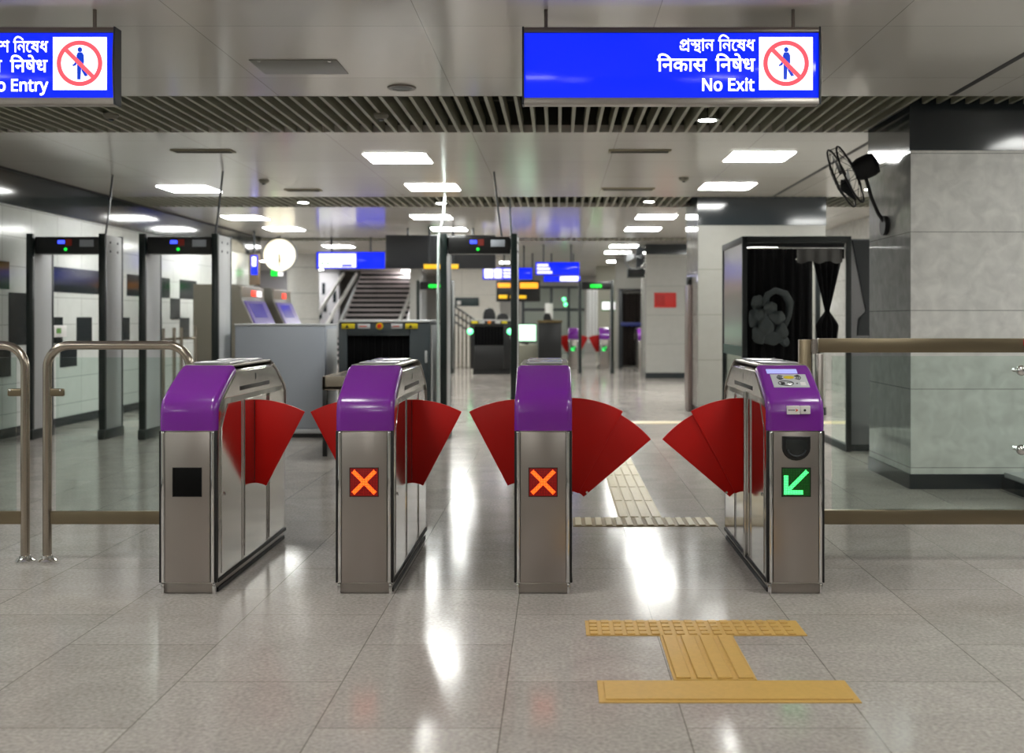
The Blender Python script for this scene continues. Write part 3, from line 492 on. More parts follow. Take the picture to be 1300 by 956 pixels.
def make_gate(loc, label, group, flaps, display, reader=False, far=False):
    t = thing('ticket_gate', label, 'ticket gate', loc, group)
    # body
    mb = MB(); mb.prism(side_profile(.018), 'x', -GW, GW, POLISH, bev=.018, seg=4); mb.build('body', t)
    mb = MB(); mb.box(-.112, .112, .018, GL-.018, 0, .046, STEEL, .004); mb.box(-.119, .119, .05, GL-.03, .0, .018, DARKGAP)
    for sx in (-1, 1): mb.box(sx*.112-.007, sx*.112+.007, .006, .02, 0, .046, CHROME, .003)
    mb.build('plinth', t)
    mb = MB(); mb.prism(cap_profile(), 'x', -GW-.0025, GW+.0025, PURPLE, bev=.026, seg=6, only=10); o = mb.build('front_cap', t, 50); o['label'] = 'glossy purple front cap'
    mb = MB(); mb.prism([(GL-y, z) for y, z in cap_profile()], 'x', -GW-.0025, GW+.0025, STEEL, bev=.022, seg=4, only=10); mb.build('rear_cap', t, 50)
    # front plate between bright corner strips
    mb = MB(); mb.box(-.098, .098, -.002, .016, .052, .708, STEEL, .002); mb.build('front_panel', t)
    for sx in (-1, 1):
        mb = MB(); mb.box(min(sx*.1005, sx*.116), max(sx*.1005, sx*.116), -.001, .02, .05, .71, CHROME, .005, 3); mb.build('corner_strip', t)
        mb = MB(); mb.box(min(sx*.117, sx*.1255), max(sx*.117, sx*.1255), .003, .03, .05, .712, DARKGAP, .002); mb.build('corner_seal', t)
    # lid
    mb = MB(); mb.box(-.112, .112, .292, GL-.292, GH-.006, GH+.004, STEEL, .003); mb.build('lid', t)
    if not far:
        for y0, y1 in ((.33, .56), (.66, .89)):
            mb = MB(); mb.box(-.085, .085, y0, y1, GH+.004, GH+.014, LIDW, .005, 2); o = mb.build('lid_plate', t); o['label'] = 'raised pale lid plate'
        for sx in (-1, 1):
            x = sx*GW
            def sb(y0, y1, z0, z1, m, d=.003, bev=.001):
                return (min(x, x+sx*d), max(x, x+sx*d), y0, y1, z0, z1, m, bev)
            # upper trapezoid panel with a sensor slot
            mb = MB(); mb.prism([(.10,.845),(GL-.10,.845),(GL-.30,.955),(.30,.955)], 'x', min(x, x+sx*.003), max(x, x+sx*.003), POLISH, .001, 1); p = mb.build('upper_panel', t)
            mb = MB(); mb.box(*sb(.34, .86, .866, .886, BLACK, .0036, .0005)); mb.build('sensor_slot', p)
            mb = MB(); mb.box(*sb(.60, .612, .905, .935, DARKGAP, .004, .0005)); mb.build('indicator', p)
            # three lower door panels
            for y0, y1 in ((.075, .365), (.43, .80), (.865, GL-.075)):
                mb = MB()
                if y0 < .4: pts = [(y0,.075),(y1,.075),(y1,.82),(y0+.09,.82),(y0,.72)]
                elif y0 > .8: pts = [(y0,.075),(y1,.075),(y1,.72),(y1-.09,.82),(y0,.82)]
                else: pts = [(y0,.075),(y1,.075),(y1,.82),(y0,.82)]
                mb.prism(pts, 'x', min(x, x+sx*.003), max(x, x+sx*.003), POLISH, .001, 1); d = mb.build('door_panel', t)
                if y0 < .1:
                    mb = MB(); mb.cyl((x+sx*.002, .11, .42), (x+sx*.007, .11, .42), .009, CHROME, 14); mb.box(*sb(.108, .112, .414, .426, BLACK, .0078, .0003)); mb.build('keyhole', d)
            for y in (.385, .41, .82, .845):
                mb = MB(); mb.cyl((x+sx*.001, y, .07), (x+sx*.001, y, .82), .0022, CHROME, 8); mb.build('seam_strip', t)
            mb = MB(); mb.box(*sb(.03, GL-.03, .046, .062, DARKGAP, .004, .001)); mb.build('base_strip', t)
    # display
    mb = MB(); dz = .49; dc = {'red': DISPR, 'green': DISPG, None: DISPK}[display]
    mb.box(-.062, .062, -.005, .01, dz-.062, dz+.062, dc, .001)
    for a in (-1, 1):
        mb.box(a*.0625-.0012, a*.0625+.0012, -.0065, .0, dz-.0637, dz+.0637, DARKGAP); mb.box(-.0637, .0637, -.0065, .0, dz+a*.0625-.0012, dz+a*.0625+.0012, DARKGAP)
    dsp = mb.build('display', t)
    if display:
        N = 24; on = MB(); off = MB(); st = .118/N
        for i in range(N):
            for j in range(N):
                u = (i+.5)/N*2-1; v = (j+.5)/N*2-1       # v up
                a, b = (u+v)/math.sqrt(2), (u-v)/math.sqrt(2)
                if display == 'red': lit = (abs(a) < .155 and abs(b) < 1.16) or (abs(b) < .155 and abs(a) < 1.16)
                else: lit = (abs(b) < .16 and -1.15 < a < 1.12) or (-.92 < u < -.62 and -.92 < v < .52 - (u+.92)*.2) or (-.92 < v < -.62 and -.92 < u < .52)
                x, z = u*.059, dz + v*.059; r = st*(.40 if lit else .26)
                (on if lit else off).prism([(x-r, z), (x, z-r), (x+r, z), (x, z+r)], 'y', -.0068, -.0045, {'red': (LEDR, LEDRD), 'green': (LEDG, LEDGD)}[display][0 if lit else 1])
        o = on.build('lit_dots', dsp); o['kind'] = 'stuff'; o['label'] = 'red cross of lit dots' if display == 'red' else 'green arrow of lit dots pointing down left'
        o = off.build('off_dots_glow', dsp); o['kind'] = 'stuff'
    # flaps reach out of the sides half way along
    for side, wide in flaps:
        x = side*GW; yc = .60
        if wide: leaves = ((0, math.radians(28.5), .086, .545, 0.), (math.radians(24), math.radians(49.6), .088, .524, .014)); pz = .268
        else: leaves = ((0, math.radians(27.6), .125, .534, 0.),); pz = .271
        for a0, a1, r0, r1, dy in leaves:
            mb = MB(); mb.prism([(x+px, z) for px, z in flap_outline(pz, side, a0, a1, r0, r1)], 'y', yc+dy-.006, yc+dy+.006, RED, .002, 2)
            fl = mb.build('flap', t)
            if wide and dy > 0 and not far:
                a = math.radians(46.5); r = .115
                mb = MB(); mb.cyl((x+side*r*math.sin(a), yc+dy-.009, pz+r*math.cos(a)), (x+side*r*math.sin(a), yc+dy-.005, pz+r*math.cos(a)), .006, CHROME, 12); mb.build('bolt', fl)
        if not far:
            mb = MB(); mb.box(x-.004 if side < 0 else x-.001, x+.001 if side < 0 else x+.004, yc-.012, yc+.022, .41, .80, BLACK); mb.build('flap_slot', t)
    if reader:
        # chrome post by the left flap slot
        mb = MB(); mb.cyl((-GW-.008, .517, .05), (-GW-.008, .517, .85), .0085, CHROME, 14); mb.build('side_post', t)
        # lcd, reader plate and stickers lie on the sloping purple cap
        p0, p1 = Vector((0, .022, .852)), Vector((0, .25, .975))
        d = (p1-p0).normalized(); nrm = Vector((0, -d.z, d.y))
        S = Matrix((Vector((1,0,0)), d, nrm)).transposed().to_4x4(); S.translation = p0 + nrm*.0035
        def flat(name, x0, x1, v0, v1, h, m, par, label=None, bev=.001):
            mb = MB(); mb.box(x0, x1, v0, v1, -.004, h, m, bev, 1, S); o = mb.build(name, par)
            if label: o['label'] = label
            return o
        def ring(name, cx, cv, rx, rv, w, h, m, par, a0=0, a1=2*PI):
            mb = MB(); n = 28; pts = []
            full = abs(a1-a0-2*PI) < 1e-6
            path = [(cx+rx*math.cos(a0+(a1-a0)*i/n), cv+rv*math.sin(a0+(a1-a0)*i/n), h) for i in range(n if full else n+1)]
            mb.tube([S @ Vector(q) for q in path], w, m, 6, True, full); return mb.build(name, par)
        flat('lcd_screen', -.087, .052, .205, .243, .001, LCD, t, 'small lit lilac screen')
        pl = flat('card_reader', -.076, .084, .085, .196, .002, LGREY, t, 'pale card reader plate with symbols')
        mb = MB(); mb.prism(arc(.0, .168, .024, 0, 2*PI, 24)[:-1], 'z', -.002, .0035, ICONY, 0, 1, S @ Matrix.Translation((.004,0,0)) @ Matrix.Diagonal((1,.5,1,1)) @ Matrix.Translation((0,.166,0)))
        mb.build('card_symbol', pl)
        for sx in (-1, 1):
            for r in (.034, .042, .050):
                ring('wave_symbol', .004, .166, r*1.05, r*.62, .0018, .0035, ICONK, pl, (0 if sx > 0 else PI)-.7, (0 if sx > 0 else PI)+.7)
        ring('coin_symbol', -.018, .117, .034, .0185, .0016, .0035, ICONK, pl)
        mb = MB(); mb.box(-.040, -.022, .107, .127, 0, .0036, ICONK, .001, 1, S); mb.box(-.012, .008, .109, .124, 0, .0036, CHROME, .001, 1, S); mb.build('hand_symbol', pl)
        mb = MB(); mb.box(.046, .070, .100, .128, 0, .0034, STICK, .001, 1, S); mb.box(.028, .036, .113, .119, 0, .0034, ICONK, .0005, 1, S); mb.build('ticket_symbol', pl)
        mb = MB(); mb.box(-.040, .016, -.006, .012, .785, .822, STICK, .001, 1); st = mb.build('sticker', t); st['label'] = 'white sticker with small print and an orange arrow'
        mb = MB()
        for k in range(6): mb.box(-.035+k*.0052, -.0315+k*.0052, -.0068, -.005, .801, .806, ICONK)
        mb.build('small_print', st)
        mb = MB(); mb.prism([(-.004,.795),(.009,.803),(-.004,.811),(.0,.803)], 'y', -.0068, -.005, STOPR); mb.build('arrow', st)
        mb = MB(); mb.box(.019, .062, -.007, .012, .786, .822, STICK, .003, 2); sc = mb.build('scanner', t); sc['label'] = 'small white scanner with a dark lens'
        mb = MB(); mb.cyl((.037, -.009, .803), (.037, -.004, .803), .0055, BLACK, 16); mb.build('lens', sc)
        # token cup
        def cup(r, zt, zb, n=10):
            return [(-r, zt), (r, zt)] + [(r*math.cos(-PI*i/n), zb - r*.9*math.sin(PI*i/n)) for i in range(n+1)]
        mb = MB(); mb.prism(cup(.062, .690, .640)[::-1], 'y', -.012, .005, BLACK, .005, 3); cp = mb.build('token_cup', t); cp['label'] = 'black rounded token return cup'
        mb = MB(); mb.prism(cup(.047, .676, .640)[::-1], 'y', -.0135, -.008, mat('cup_hollow', (34,38,38), .25), .003, 2); mb.tube([(.038*math.cos(-PI*i/10), -.016, .632-.028*math.sin(PI*i/10)) for i in range(11)], .004, DGREY, 8); mb.build('cup_lip', cp)
    return t
G4 = 'ticket gates across the entrance'
gx = lambda px: (px-VX)*4.7/F
make_gate((gx(238), 4.7, 0), 'purple topped ticket gate with the unlit black display, beside the tube railing', G4, [(1, False)], None)
make_gate((gx(462.5), 4.7, 0), 'purple topped ticket gate with a red cross and one narrow flap on each side', G4, [(-1, False), (1, False)], 'red')
make_gate((gx(689.5), 4.7, 0), 'purple topped ticket gate seen end-on, red cross, wide flap on its right', G4, [(-1, False), (1, True)], 'red')
make_gate((gx(1010.5), 4.7, 0), 'purple topped ticket gate with the green arrow, card reader and token cup', G4, [(-1, True)], 'green', True)
# the far row
FG = 'far row of ticket gates'
make_gate((wx(728, 26), 26, 0), 'far ticket gate framed by the thin walk-through detector, left of its post', FG, [(-1, False), (1, False)], 'green', far=True)
make_gate((wx(767.5, 26), 26, 0), 'far ticket gate seen through the thin walk-through detector, red flap on its left', FG, [(-1, False)], 'green', far=True)
make_gate((wx(817, 24.5), 24.5, 0), 'far ticket gate half hidden by the pillar with the red poster', FG, [], 'green', far=True)

# ================================================================ RAILINGS
def tube_railing(loc, w, label, right_post=True):
    """inverted U tube with a glass pane and a flat lower rail, local x 0..w"""
    t = thing('railing', label, 'railing', loc, 'tube railings left of the gates')
    h, r, rt = 1.07, .11, .0215
    path = [(0,0,0)] + [(r - r*math.cos(a), 0, h-r + r*math.sin(a)) for a in [PI/2*i/8 for i in range(9)]]
    path += [(w-r + r*math.sin(a), 0, h-r + r*math.cos(a)) for a in [PI/2*i/8 for i in range(9)]] + [(w,0,0)]
    mb = MB(); mb.tube(path, rt, TUBE, 20); mb.build('frame', t)
    for x in (0, w):
        mb = MB(); mb.lathe([(.044,0),(.045,.006),(.038,.014),(.027,.020),(.025,.03),(.0217,.032)], (x,0,0), CHROME, 24); mb.build('floor_flange', t)
        s = 1 if x == 0 else -1
        mb = MB(); mb.box(min(x+s*.015, x+s*.085), max(x+s*.015, x+s*.085), -.012, .012, .818, .856, BRONZE, .008, 3); c = mb.build('glass_clamp', t)
        mb = MB(); mb.sphere((x+s*.07, -.014, .848), .006, CHROME, (1,.5,1)); mb.build('clamp_screw', c)
    mb = MB(); mb.box(.015, w-.015, -.008, .008, .185, .25, BRONZE, .003); mb.build('lower_rail', t)
    mb = MB(); mb.box(.045, w-.045, -.005, .005, .25, 1.01, GLASSG); mb.build('glass_pane', t)
    return t
RD = 5.34
tube_railing((wx(60, RD), RD, 0), wx(241, RD)-wx(60, RD), 'tubular steel railing with a glass pane ending behind the unlit gate')
tube_railing((wx(32, RD)-1.0, RD, 0), 1.0, 'tubular steel railing running out of the left edge of the photo')
# flat-bar railing on the right
rd = 5.3; rx = lambda px: wx(px, rd); rz = lambda py: wz(py, rd)
t = thing('flat_railing', 'bronzed flat-bar railing with glass right of the green arrow gate', 'railing', (rx(1050), rd, 0))
o = (rx(1050), rd, 0); xe = rx(1420)
mb = MB(o); mb.box(rx(1038), xe, rd-.02, rd+.02, rz(447.5), rz(429.5), BRONZE, .003); mb.build('top_bar', t)
mb = MB(o); mb.box(rx(1045), xe, rd-.02, rd+.02, rz(665), rz(647), BRONZE, .003); mb.build('lower_bar', t)
mb = MB(o); mb.box(rx(1037), rx(1044), rd-.02, rd+.02, 0, rz(449), STEEL, .002); mb.build('post', t)
mb = MB(o); mb.box(rx(1056), xe, rd-.005, rd+.005, rz(647), rz(452), GLASSG); mb.build('glass_pane', t)
for py in (470, 570):
    mb = MB(o); mb.cyl((rx(1293), rd-.03, rz(py)), (rx(1293), rd+.05, rz(py)), .012, CHROME, 16); mb.sphere((rx(1293), rd-.035, rz(py)), .026, CHROME, (1,.8,1), 3); mb.build('glass_standoff', t)
mb = MB(o); mb.box(rx(1297), rx(1302), rd-.024, rd+.0, rz(439), rz(431), POSTER, .001); mb.build('latch', t)
mb = MB(o); mb.cyl((rx(1322), rd+.05, 0), (rx(1322), rd+.05, rz(447)), .021, TUBE, 18); mb.build('end_post', t)
t = thing('gate_post', 'short bronzed post and hinge behind the green arrow gate', 'post', (rx(1028), rd, 0))
o = (rx(1028), rd, 0)
mb = MB(o); mb.box(rx(1014), rx(1029), rd-.02, rd+.02, 0, rz(431), BRONZE, .003); mb.build('post', t)
mb = MB(o)
for a, b in ((430, 436), (437, 443), (444, 449)): mb.cyl((rx(1032), rd-.032, rz(b)), (rx(1032), rd-.032, rz(a)), .013, STEEL, 14)
mb.box(rx(1028), rx(1036), rd-.034, rd-.021, rz(447), rz(433), STEEL, .002)
mb.build('hinge', t)

# ================================================================ LIT HANGING SIGNS
SD = 5.28; sx_ = lambda px: wx(px, SD); sz_ = lambda py: wz(py, SD)
K = SD/F
def hanging_sign(px0, px1, rods, picx, lines, label):
    o = ((sx_(px0)+sx_(px1))/2, SD, sz_(133))
    t = thing('hanging_sign', label, 'sign', o, 'lit blue signs hanging above the gates')
    x0, x1 = sx_(px0), sx_(px1)
    mb = MB(o); mb.box(x0+.01, x1-.01, SD+.005, SD+.055, sz_(131), sz_(37), ALU, .006); mb.build('housing', t)
    mb = MB(o); mb.box(x0+.004, x1-.004, SD-.012, SD+.006, sz_(124.6), sz_(42.6), SIGNBLUE, .002); mb.build('lit_face', t)
    mb = MB(o); mb.box(x0, x1, SD-.02, SD+.055, sz_(42.4), sz_(35.6), ALU, .004); mb.build('top_rail', t)
    mb = MB(o); mb.box(x0, x1, SD-.02, SD+.055, sz_(133), sz_(124.8), mat('sign_aluminium_pale', (172,166,158), .35, .5), .004); mb.build('bottom_rail', t)
    for a, b in ((x0-.006, x0+.004), (x1-.004, x1+.006)):
        mb = MB(o); mb.prism([(SD-.02, sz_(133.5)), (SD+.055, sz_(133.5)), (SD+.055, sz_(35)), (SD-.02, sz_(35)), (SD-.032, sz_(60)), (SD-.036, sz_(84)), (SD-.032, sz_(108))], 'x', a, b, DGREY, .002, 1); mb.build('end_cap', t)
    for px in rods:
        mb = MB(o); mb.cyl((sx_(px), SD+.02, sz_(36)), (sx_(px), SD+.02, ZC), .009, ALU, 12); mb.build('hanging_rod', t)
    # pictogram: a walking person behind a red prohibition ring
    p0, p1 = sx_(picx), sx_(picx+68); cx, cz = (p0+p1)/2, sz_(81.5); y = SD-.014
    mb = MB(o); mb.box(p0, p1, y-.001, y+.003, sz_(115), sz_(48), SIGNWHITE); pic = mb.build('pictogram', t); pic['label'] = 'white square with a red ring and slash over a blue person'
    R0, R1 = .1115, .090
    n = 48; mb = MB(o)
    b = bmesh.new(); A = [[b.verts.new((cx+r*math.cos(2*PI*i/n), y-.004, cz+r*math.sin(2*PI*i/n))) for i in range(n)] for r in (R0, R1)]
    for i in range(n): b.faces.new([A[0][i], A[0][(i+1)%n], A[1][(i+1)%n], A[1][i]])
    bmesh.ops.solidify(b, geom=b.faces[:], thickness=.001); mb._add(b, SIGNRED)
    c = math.cos(PI/4); w = .0105; L = .098
    mb.prism([(cx-L*c-w*c, cz+L*c-w*c), (cx-L*c+w*c, cz+L*c+w*c), (cx+L*c+w*c, cz-L*c+w*c), (cx+L*c-w*c, cz-L*c-w*c)], 'y', y-.0052, y-.0035, SIGNRED)
    mb.build('prohibition_ring', pic)
    mb = MB(o); FB = mat('figure_blue', (4,40,150), .3, emit=(2,58,196), es=1.0)
    def fig(pts): mb.prism([(cx+a*.001, cz+b*.001) for a, b in pts], 'y', y-.003, y-.001, FB)
    fig([(1+11*math.cos(2*PI*i/18), 67+12*math.sin(2*PI*i/18)) for i in range(18)])
    fig([(-12,2),(-15,40),(-9,54),(12,54),(20,40),(21,8),(17,-8),(-11,-8)])
    fig([(-13,46),(-16,20),(-27,-2),(-37,-8),(-31,-14),(-18,-8),(-5,20)])
    fig([(-12,0),(-12,-78),(4,-78),(7,-20),(12,0)]); fig([(2,-2),(18,-6),(26,-36),(40,-60),(25,-63),(11,-38)])
    mb.build('person_figure', pic)
    for nm, seq, ax, az, right, base, bold, lab in lines:
        lettering(nm, seq, ax*K, az*K, sx_(right), sz_(base), SD-.0145, t, SIGNWHITE, o, bold, lab)
    return t
H_nish = ['d67','d44','d59','d75','d43']; B_nish = ['b55','b39','b61','b49','b38']
hanging_sign(664.5, 1039.5, (693, 1008), 963,
    [('lettering', ['b224','b437','b54','b39', 300] + B_nish, .0188, .0222, 957.5, 65.3, 11, 'white lettering in Bengali script'),
     ('lettering', ['d67','d44','d25','d66','d60', 480] + H_nish, .0247, .0247, 957.5, 91.2, 15, 'white lettering in Devanagari script'),
     ('lettering', ['lN','lo', 260, 'lE','lx','li','lt'], .0203, .0212, 957, 115.8, 28, 'white lettering No Exit')],
    'lit blue sign reading No Exit, hanging above the two right gates')
dx = 69 - 963
hanging_sign(664.5+147-1039.5, 147, (118, 118-315), 69,
    [('lettering', ['b224','b61','b42','b48', 300] + B_nish, .0178, .0218, 62.5, 67, 11, 'white lettering in Bengali script'),
     ('lettering', ['d274','d57','d75','d58', 480] + H_nish, .0232, .0240, 61.5, 92.3, 15, 'white lettering in Devanagari script'),
     ('lettering', ['lN','lo', 260, 'lE','ln','lt','lr','ly'], .0195, .0208, 62.5, 116.3, 28, 'white lettering No Entry')],
    'lit blue sign reading No Entry, cut by the left edge')

# ================================================================ CEILING FITTINGS
def panel_light(x, y, label, group='square ceiling panel lights', s=.30, m=None):
    t = thing('ceiling_light', label, 'ceiling light', (x, y, ZC), group)
    mb = MB(); mb.box(-s, s, -s, s, -.004, .0, WHITE, .001)
    mb.build('frame', t)
    mb = MB(); mb.box(-s+.012, s-.012, -s+.012, s-.012, -.0065, -.0042, m or (LIGHTF if y > 8 else LIGHTP)); mb.build('diffuser', t)
    return t
for px, D, lab in ((506, 10.2, 'square ceiling light in the left column, nearest to the gates'),
    (550, 12.45, 'square ceiling light just before the second slatted strip, left column'),
    (548, 16.1, 'square ceiling light above the dark hanging board, nearer one'),
    (570, 18.25, 'square ceiling light above the dark hanging board, farther one'),
    (963, 10.1, 'square ceiling light left of the wall fan, the largest one'),
    (923, 12.35, 'square ceiling light left of the wall fan, just before the second slatted strip'),
    (833, 16.05, 'square ceiling light left of the pillar behind the booth, nearer one'),
    (816, 18.25, 'square ceiling light left of the pillar behind the booth, farther one'),
    (792, 22.5, 'distant square ceiling light past the third slatted strip on the right, nearer one'),
    (784, 24.6, 'distant square ceiling light past the third slatted strip on the right, farther one'),
    (241, 12.6, 'square ceiling light above the walk-through detectors on the left'),
    (312, 16.2, 'square ceiling light up and left of the lit clock'),
    (361, 18.2, 'square ceiling light right above the lit clock'),
    (430, 22.6, 'distant square ceiling light above the blue sign by the stairs'),
    (300, 21.9, 'distant square ceiling light at the end of the left wall')):
    panel_light(wx(px, D), D, lab)
for x, y in ((4.1,5.9),(4.1,3.6),(-4.4,5.9),(-4.4,4.0),(-1.5,4.0),(1.9,4.0),(-4.4,1.4),(-1.5,1.4),(1.9,1.4),(-4.4,-1.6),(-1.5,-1.6),(1.9,-1.6)):  # unseen, added for brightness; only the first is inferred from a pillar reflection
    panel_light(x, y, 'unseen square ceiling panel light added over the near bay', 'unseen ceiling lights of the near bay')
for x, y in ((3.9,10.1),(3.9,12.4)):  # lamps added out of sight to brighten the dark zone behind the pillar
    panel_light(x, y, 'unseen square ceiling panel light added behind the near granite pillar', 'ceiling lights added behind the near pillar')
panel_light(2.9, 16.1, 'unseen square ceiling panel light added behind the pillar with the booth')  # this lamp and the next are added unseen to brighten the right side
panel_light(3.2, 18.2, 'second unseen square ceiling panel light added behind the pillar with the booth')
for x, y in ((-2.3,24.4),(-2.0,22.4)):  # added unseen to brighten the pale wall beyond the board
    panel_light(x, y, 'unseen square ceiling panel light added behind the dark hanging board', 'ceiling lights added behind the dark board')
for x, y in ((-7.5,24.5),(-7.5,28.5),(-4.6,27.2),(-1.6,29),(1.6,28.5),(3.4,31),(-4.6,34),(-1.6,34.5),(1.6,34.5),(-7.5,33)):  # lamps added to raise the light level of the far hall
    panel_light(x, y, 'distant square ceiling panel light added above the far concourse', 'ceiling lights added to the far concourse')
def downlight(x, y, lab, z=ZC, r=.07):
    t = thing('downlight', lab, 'ceiling light', (x, y, z), 'round downlights in the slatted strips')
    mb = MB(); mb.lathe([(r,-.012),(r+.02,-.012),(r+.02,.07),(r,.07),(r,-.012)], (0,0,0), CHROME, 24, None, False); mb.build('housing', t)
    mb = MB(); mb.lathe([(r-.002,-.008),(r-.002,0)], (0,0,0), LIGHTD, 20); mb.build('lamp', t)
for px, D, lab in ((898, 8.2, 'round downlight in the near slatted strip under the No Exit sign'), (385, 14.0, 'round downlight in the second slatted strip above the clock'), (560, 14.1, 'round downlight in the second slatted strip between two square lights'), (824, 13.9, 'round downlight in the second slatted strip left of the pillar')):
    downlight(wx(px, D), D, lab)
ACC = mat('access_panel_grey', (132,131,124), .4)
VENTM = mat('vent_beige', (140,132,108), .5)
X0, X1 = wx(316, 6.33), wx(428, 6.33)
t = thing('access_panel', 'grey rectangular access panel in the near ceiling', 'access panel', ((X0+X1)/2, 6.5, ZC)); w_ = (X1-X0)/2
mb = MB(); mb.box(-w_, w_, -.18, .18, -.006, 0, ACC, .003); mb.build('panel', t)
mb = MB()
for sx in (-1, 1): mb.cyl((sx*(w_-.05), -.15, -.0065), (sx*(w_-.05), -.15, -.0055), .012, CHROME, 12)
mb.build('catches', t)
def vent(px, D, w, d, lab):
    t = thing('ceiling_vent', lab, 'vent', (wx(px, D), D, ZC), 'slot vents in the ceiling')
    mb = MB(); mb.box(-w/2, w/2, -d/2, d/2, -.012, 0, VENTM, .003); mb.build('frame', t)
    mb = MB()
    for k in range(3): y = -d/2 + d*(k+1)/4; mb.box(-w/2+.02, w/2-.02, y-.008, y+.008, -.015, -.012, DARKGAP)
    mb.build('grille', t)
vent(812, 9.75, .56, .16, 'slot vent left of the fan, nearer one'); vent(797, 12.6, .62, .20, 'slot vent left of the fan, just before the second slatted strip')
vent(258, 9.75, .55, .16, 'slot vent above the left walk-through detectors'); vent(385, 12.7, .42, .16, 'slot vent above the clock')
t = thing('ceiling_speaker', 'round recessed speaker in the near ceiling left of the No Exit sign', 'speaker', (wx(510, 7.08), 7.08, ZC))
mb = MB(); mb.lathe([(.095,.0),(.09,-.010),(.07,-.008)], (0,0,0), ALU, 28, None, False); mb.build('rim', t)
mb = MB(); mb.lathe([(.07,-.005),(.05,-.008),(.01,-.009)], (0,0,0), BLACK, 24); mb.build('grille', t)
for px, D, lab in ((868, 11.6, 'small round smoke detector on the ceiling left of the fan'), (335, 11.8, 'small round smoke detector on the ceiling above the lit clock'), (484, 8.0, 'small grey fitting hung in the near slatted strip, left'), (141, 8.0, 'small grey fitting in the near slatted strip by the No Entry sign')):
    t = thing('smoke_detector', lab, 'detector', (wx(px, D), D, ZC))
    mb = MB(); mb.lathe([(.055,0),(.055,-.015),(.04,-.035),(.02,-.04)], (0,0,0), mat('detector_grey', (120,116,104), .5), 20); mb.build('base', t)
    mb = MB(); mb.lathe([(.02,-.04),(.018,-.05),(.005,-.052)], (0,0,0), DGREY, 14); mb.build('sensor', t)

# ================================================================ FLOOR TACTILE STRIPS
def tactile(x0, x1, y0, y1, kind, label, Y=None):
    Y = Y or YELLOW
    o = ((x0+x1)/2, (y0+y1)/2, 0); t = thing('tactile_strip', label, 'tactile paving', o)
    mb = MB(o); mb.box(x0, x1, y0, y1, 0, .003, TBASE if kind == 'wide' else Y); mb.build('base', t)
    mb = MB(o)
    if kind == 'bars':       # short bars across
        x = x0+.03
        while x < x1-.02:
            n = max(2, round((y1-y0)/.055))
            for k in range(n):
                yy = y0 + (k+.5)*(y1-y0)/n; mb.box(x-.016, x+.016, yy-.019, yy+.019, .003, .0075, Y, .002, 1)
            x += .047
    elif kind == 'wide':
        x = x0+.03
        while x < x1-.02: mb.box(x-.019, x+.019, y0+.01, y1-.01, .003, .009, Y, .003, 1); x += .06
    elif kind == 'line':
        mb.box(x0+.02, x1-.02, y0+.02, y1-.02, .003, .007, Y, .002, 1)
    else:                    # long guiding bars
        for k in range(4):
            x = x0 + (k+.5)*(x1-x0)/4; y = y0+.01
            while y < y1-.02:
                e = min(y+.56, y1-.01); mb.box(x-.026, x+.026, y, e, .003, .0085, Y, .003, 1); y += .58
    r = mb.build('ridges', t); r['kind'] = 'stuff'
tactile(.108, .945, 4.085, 4.285, 'bars', 'yellow cross strip of tactile paving in front of the green arrow gate')
tactile(.385, .662, 3.58, 4.083, 'long', 'yellow guiding strip of tactile paving running towards the camera')
tactile(.13, .95, 3.37, 3.575, 'line', 'yellow tactile strip at the bottom edge of the photo')
tactile(.09, .93, 6.24, 6.50, 'wide', 'cream cross strip of tactile paving behind the flaps', YELLOWP)
tactile(.365, .628, 6.505, 12.3, 'long', 'long cream guiding strip of tactile paving leading away behind the flaps', YELLOWP)
tactile(.36, 4.2, 12.35, 12.65, 'line', 'far cream tactile strip crossing towards the curtained booth', YELLOWP)

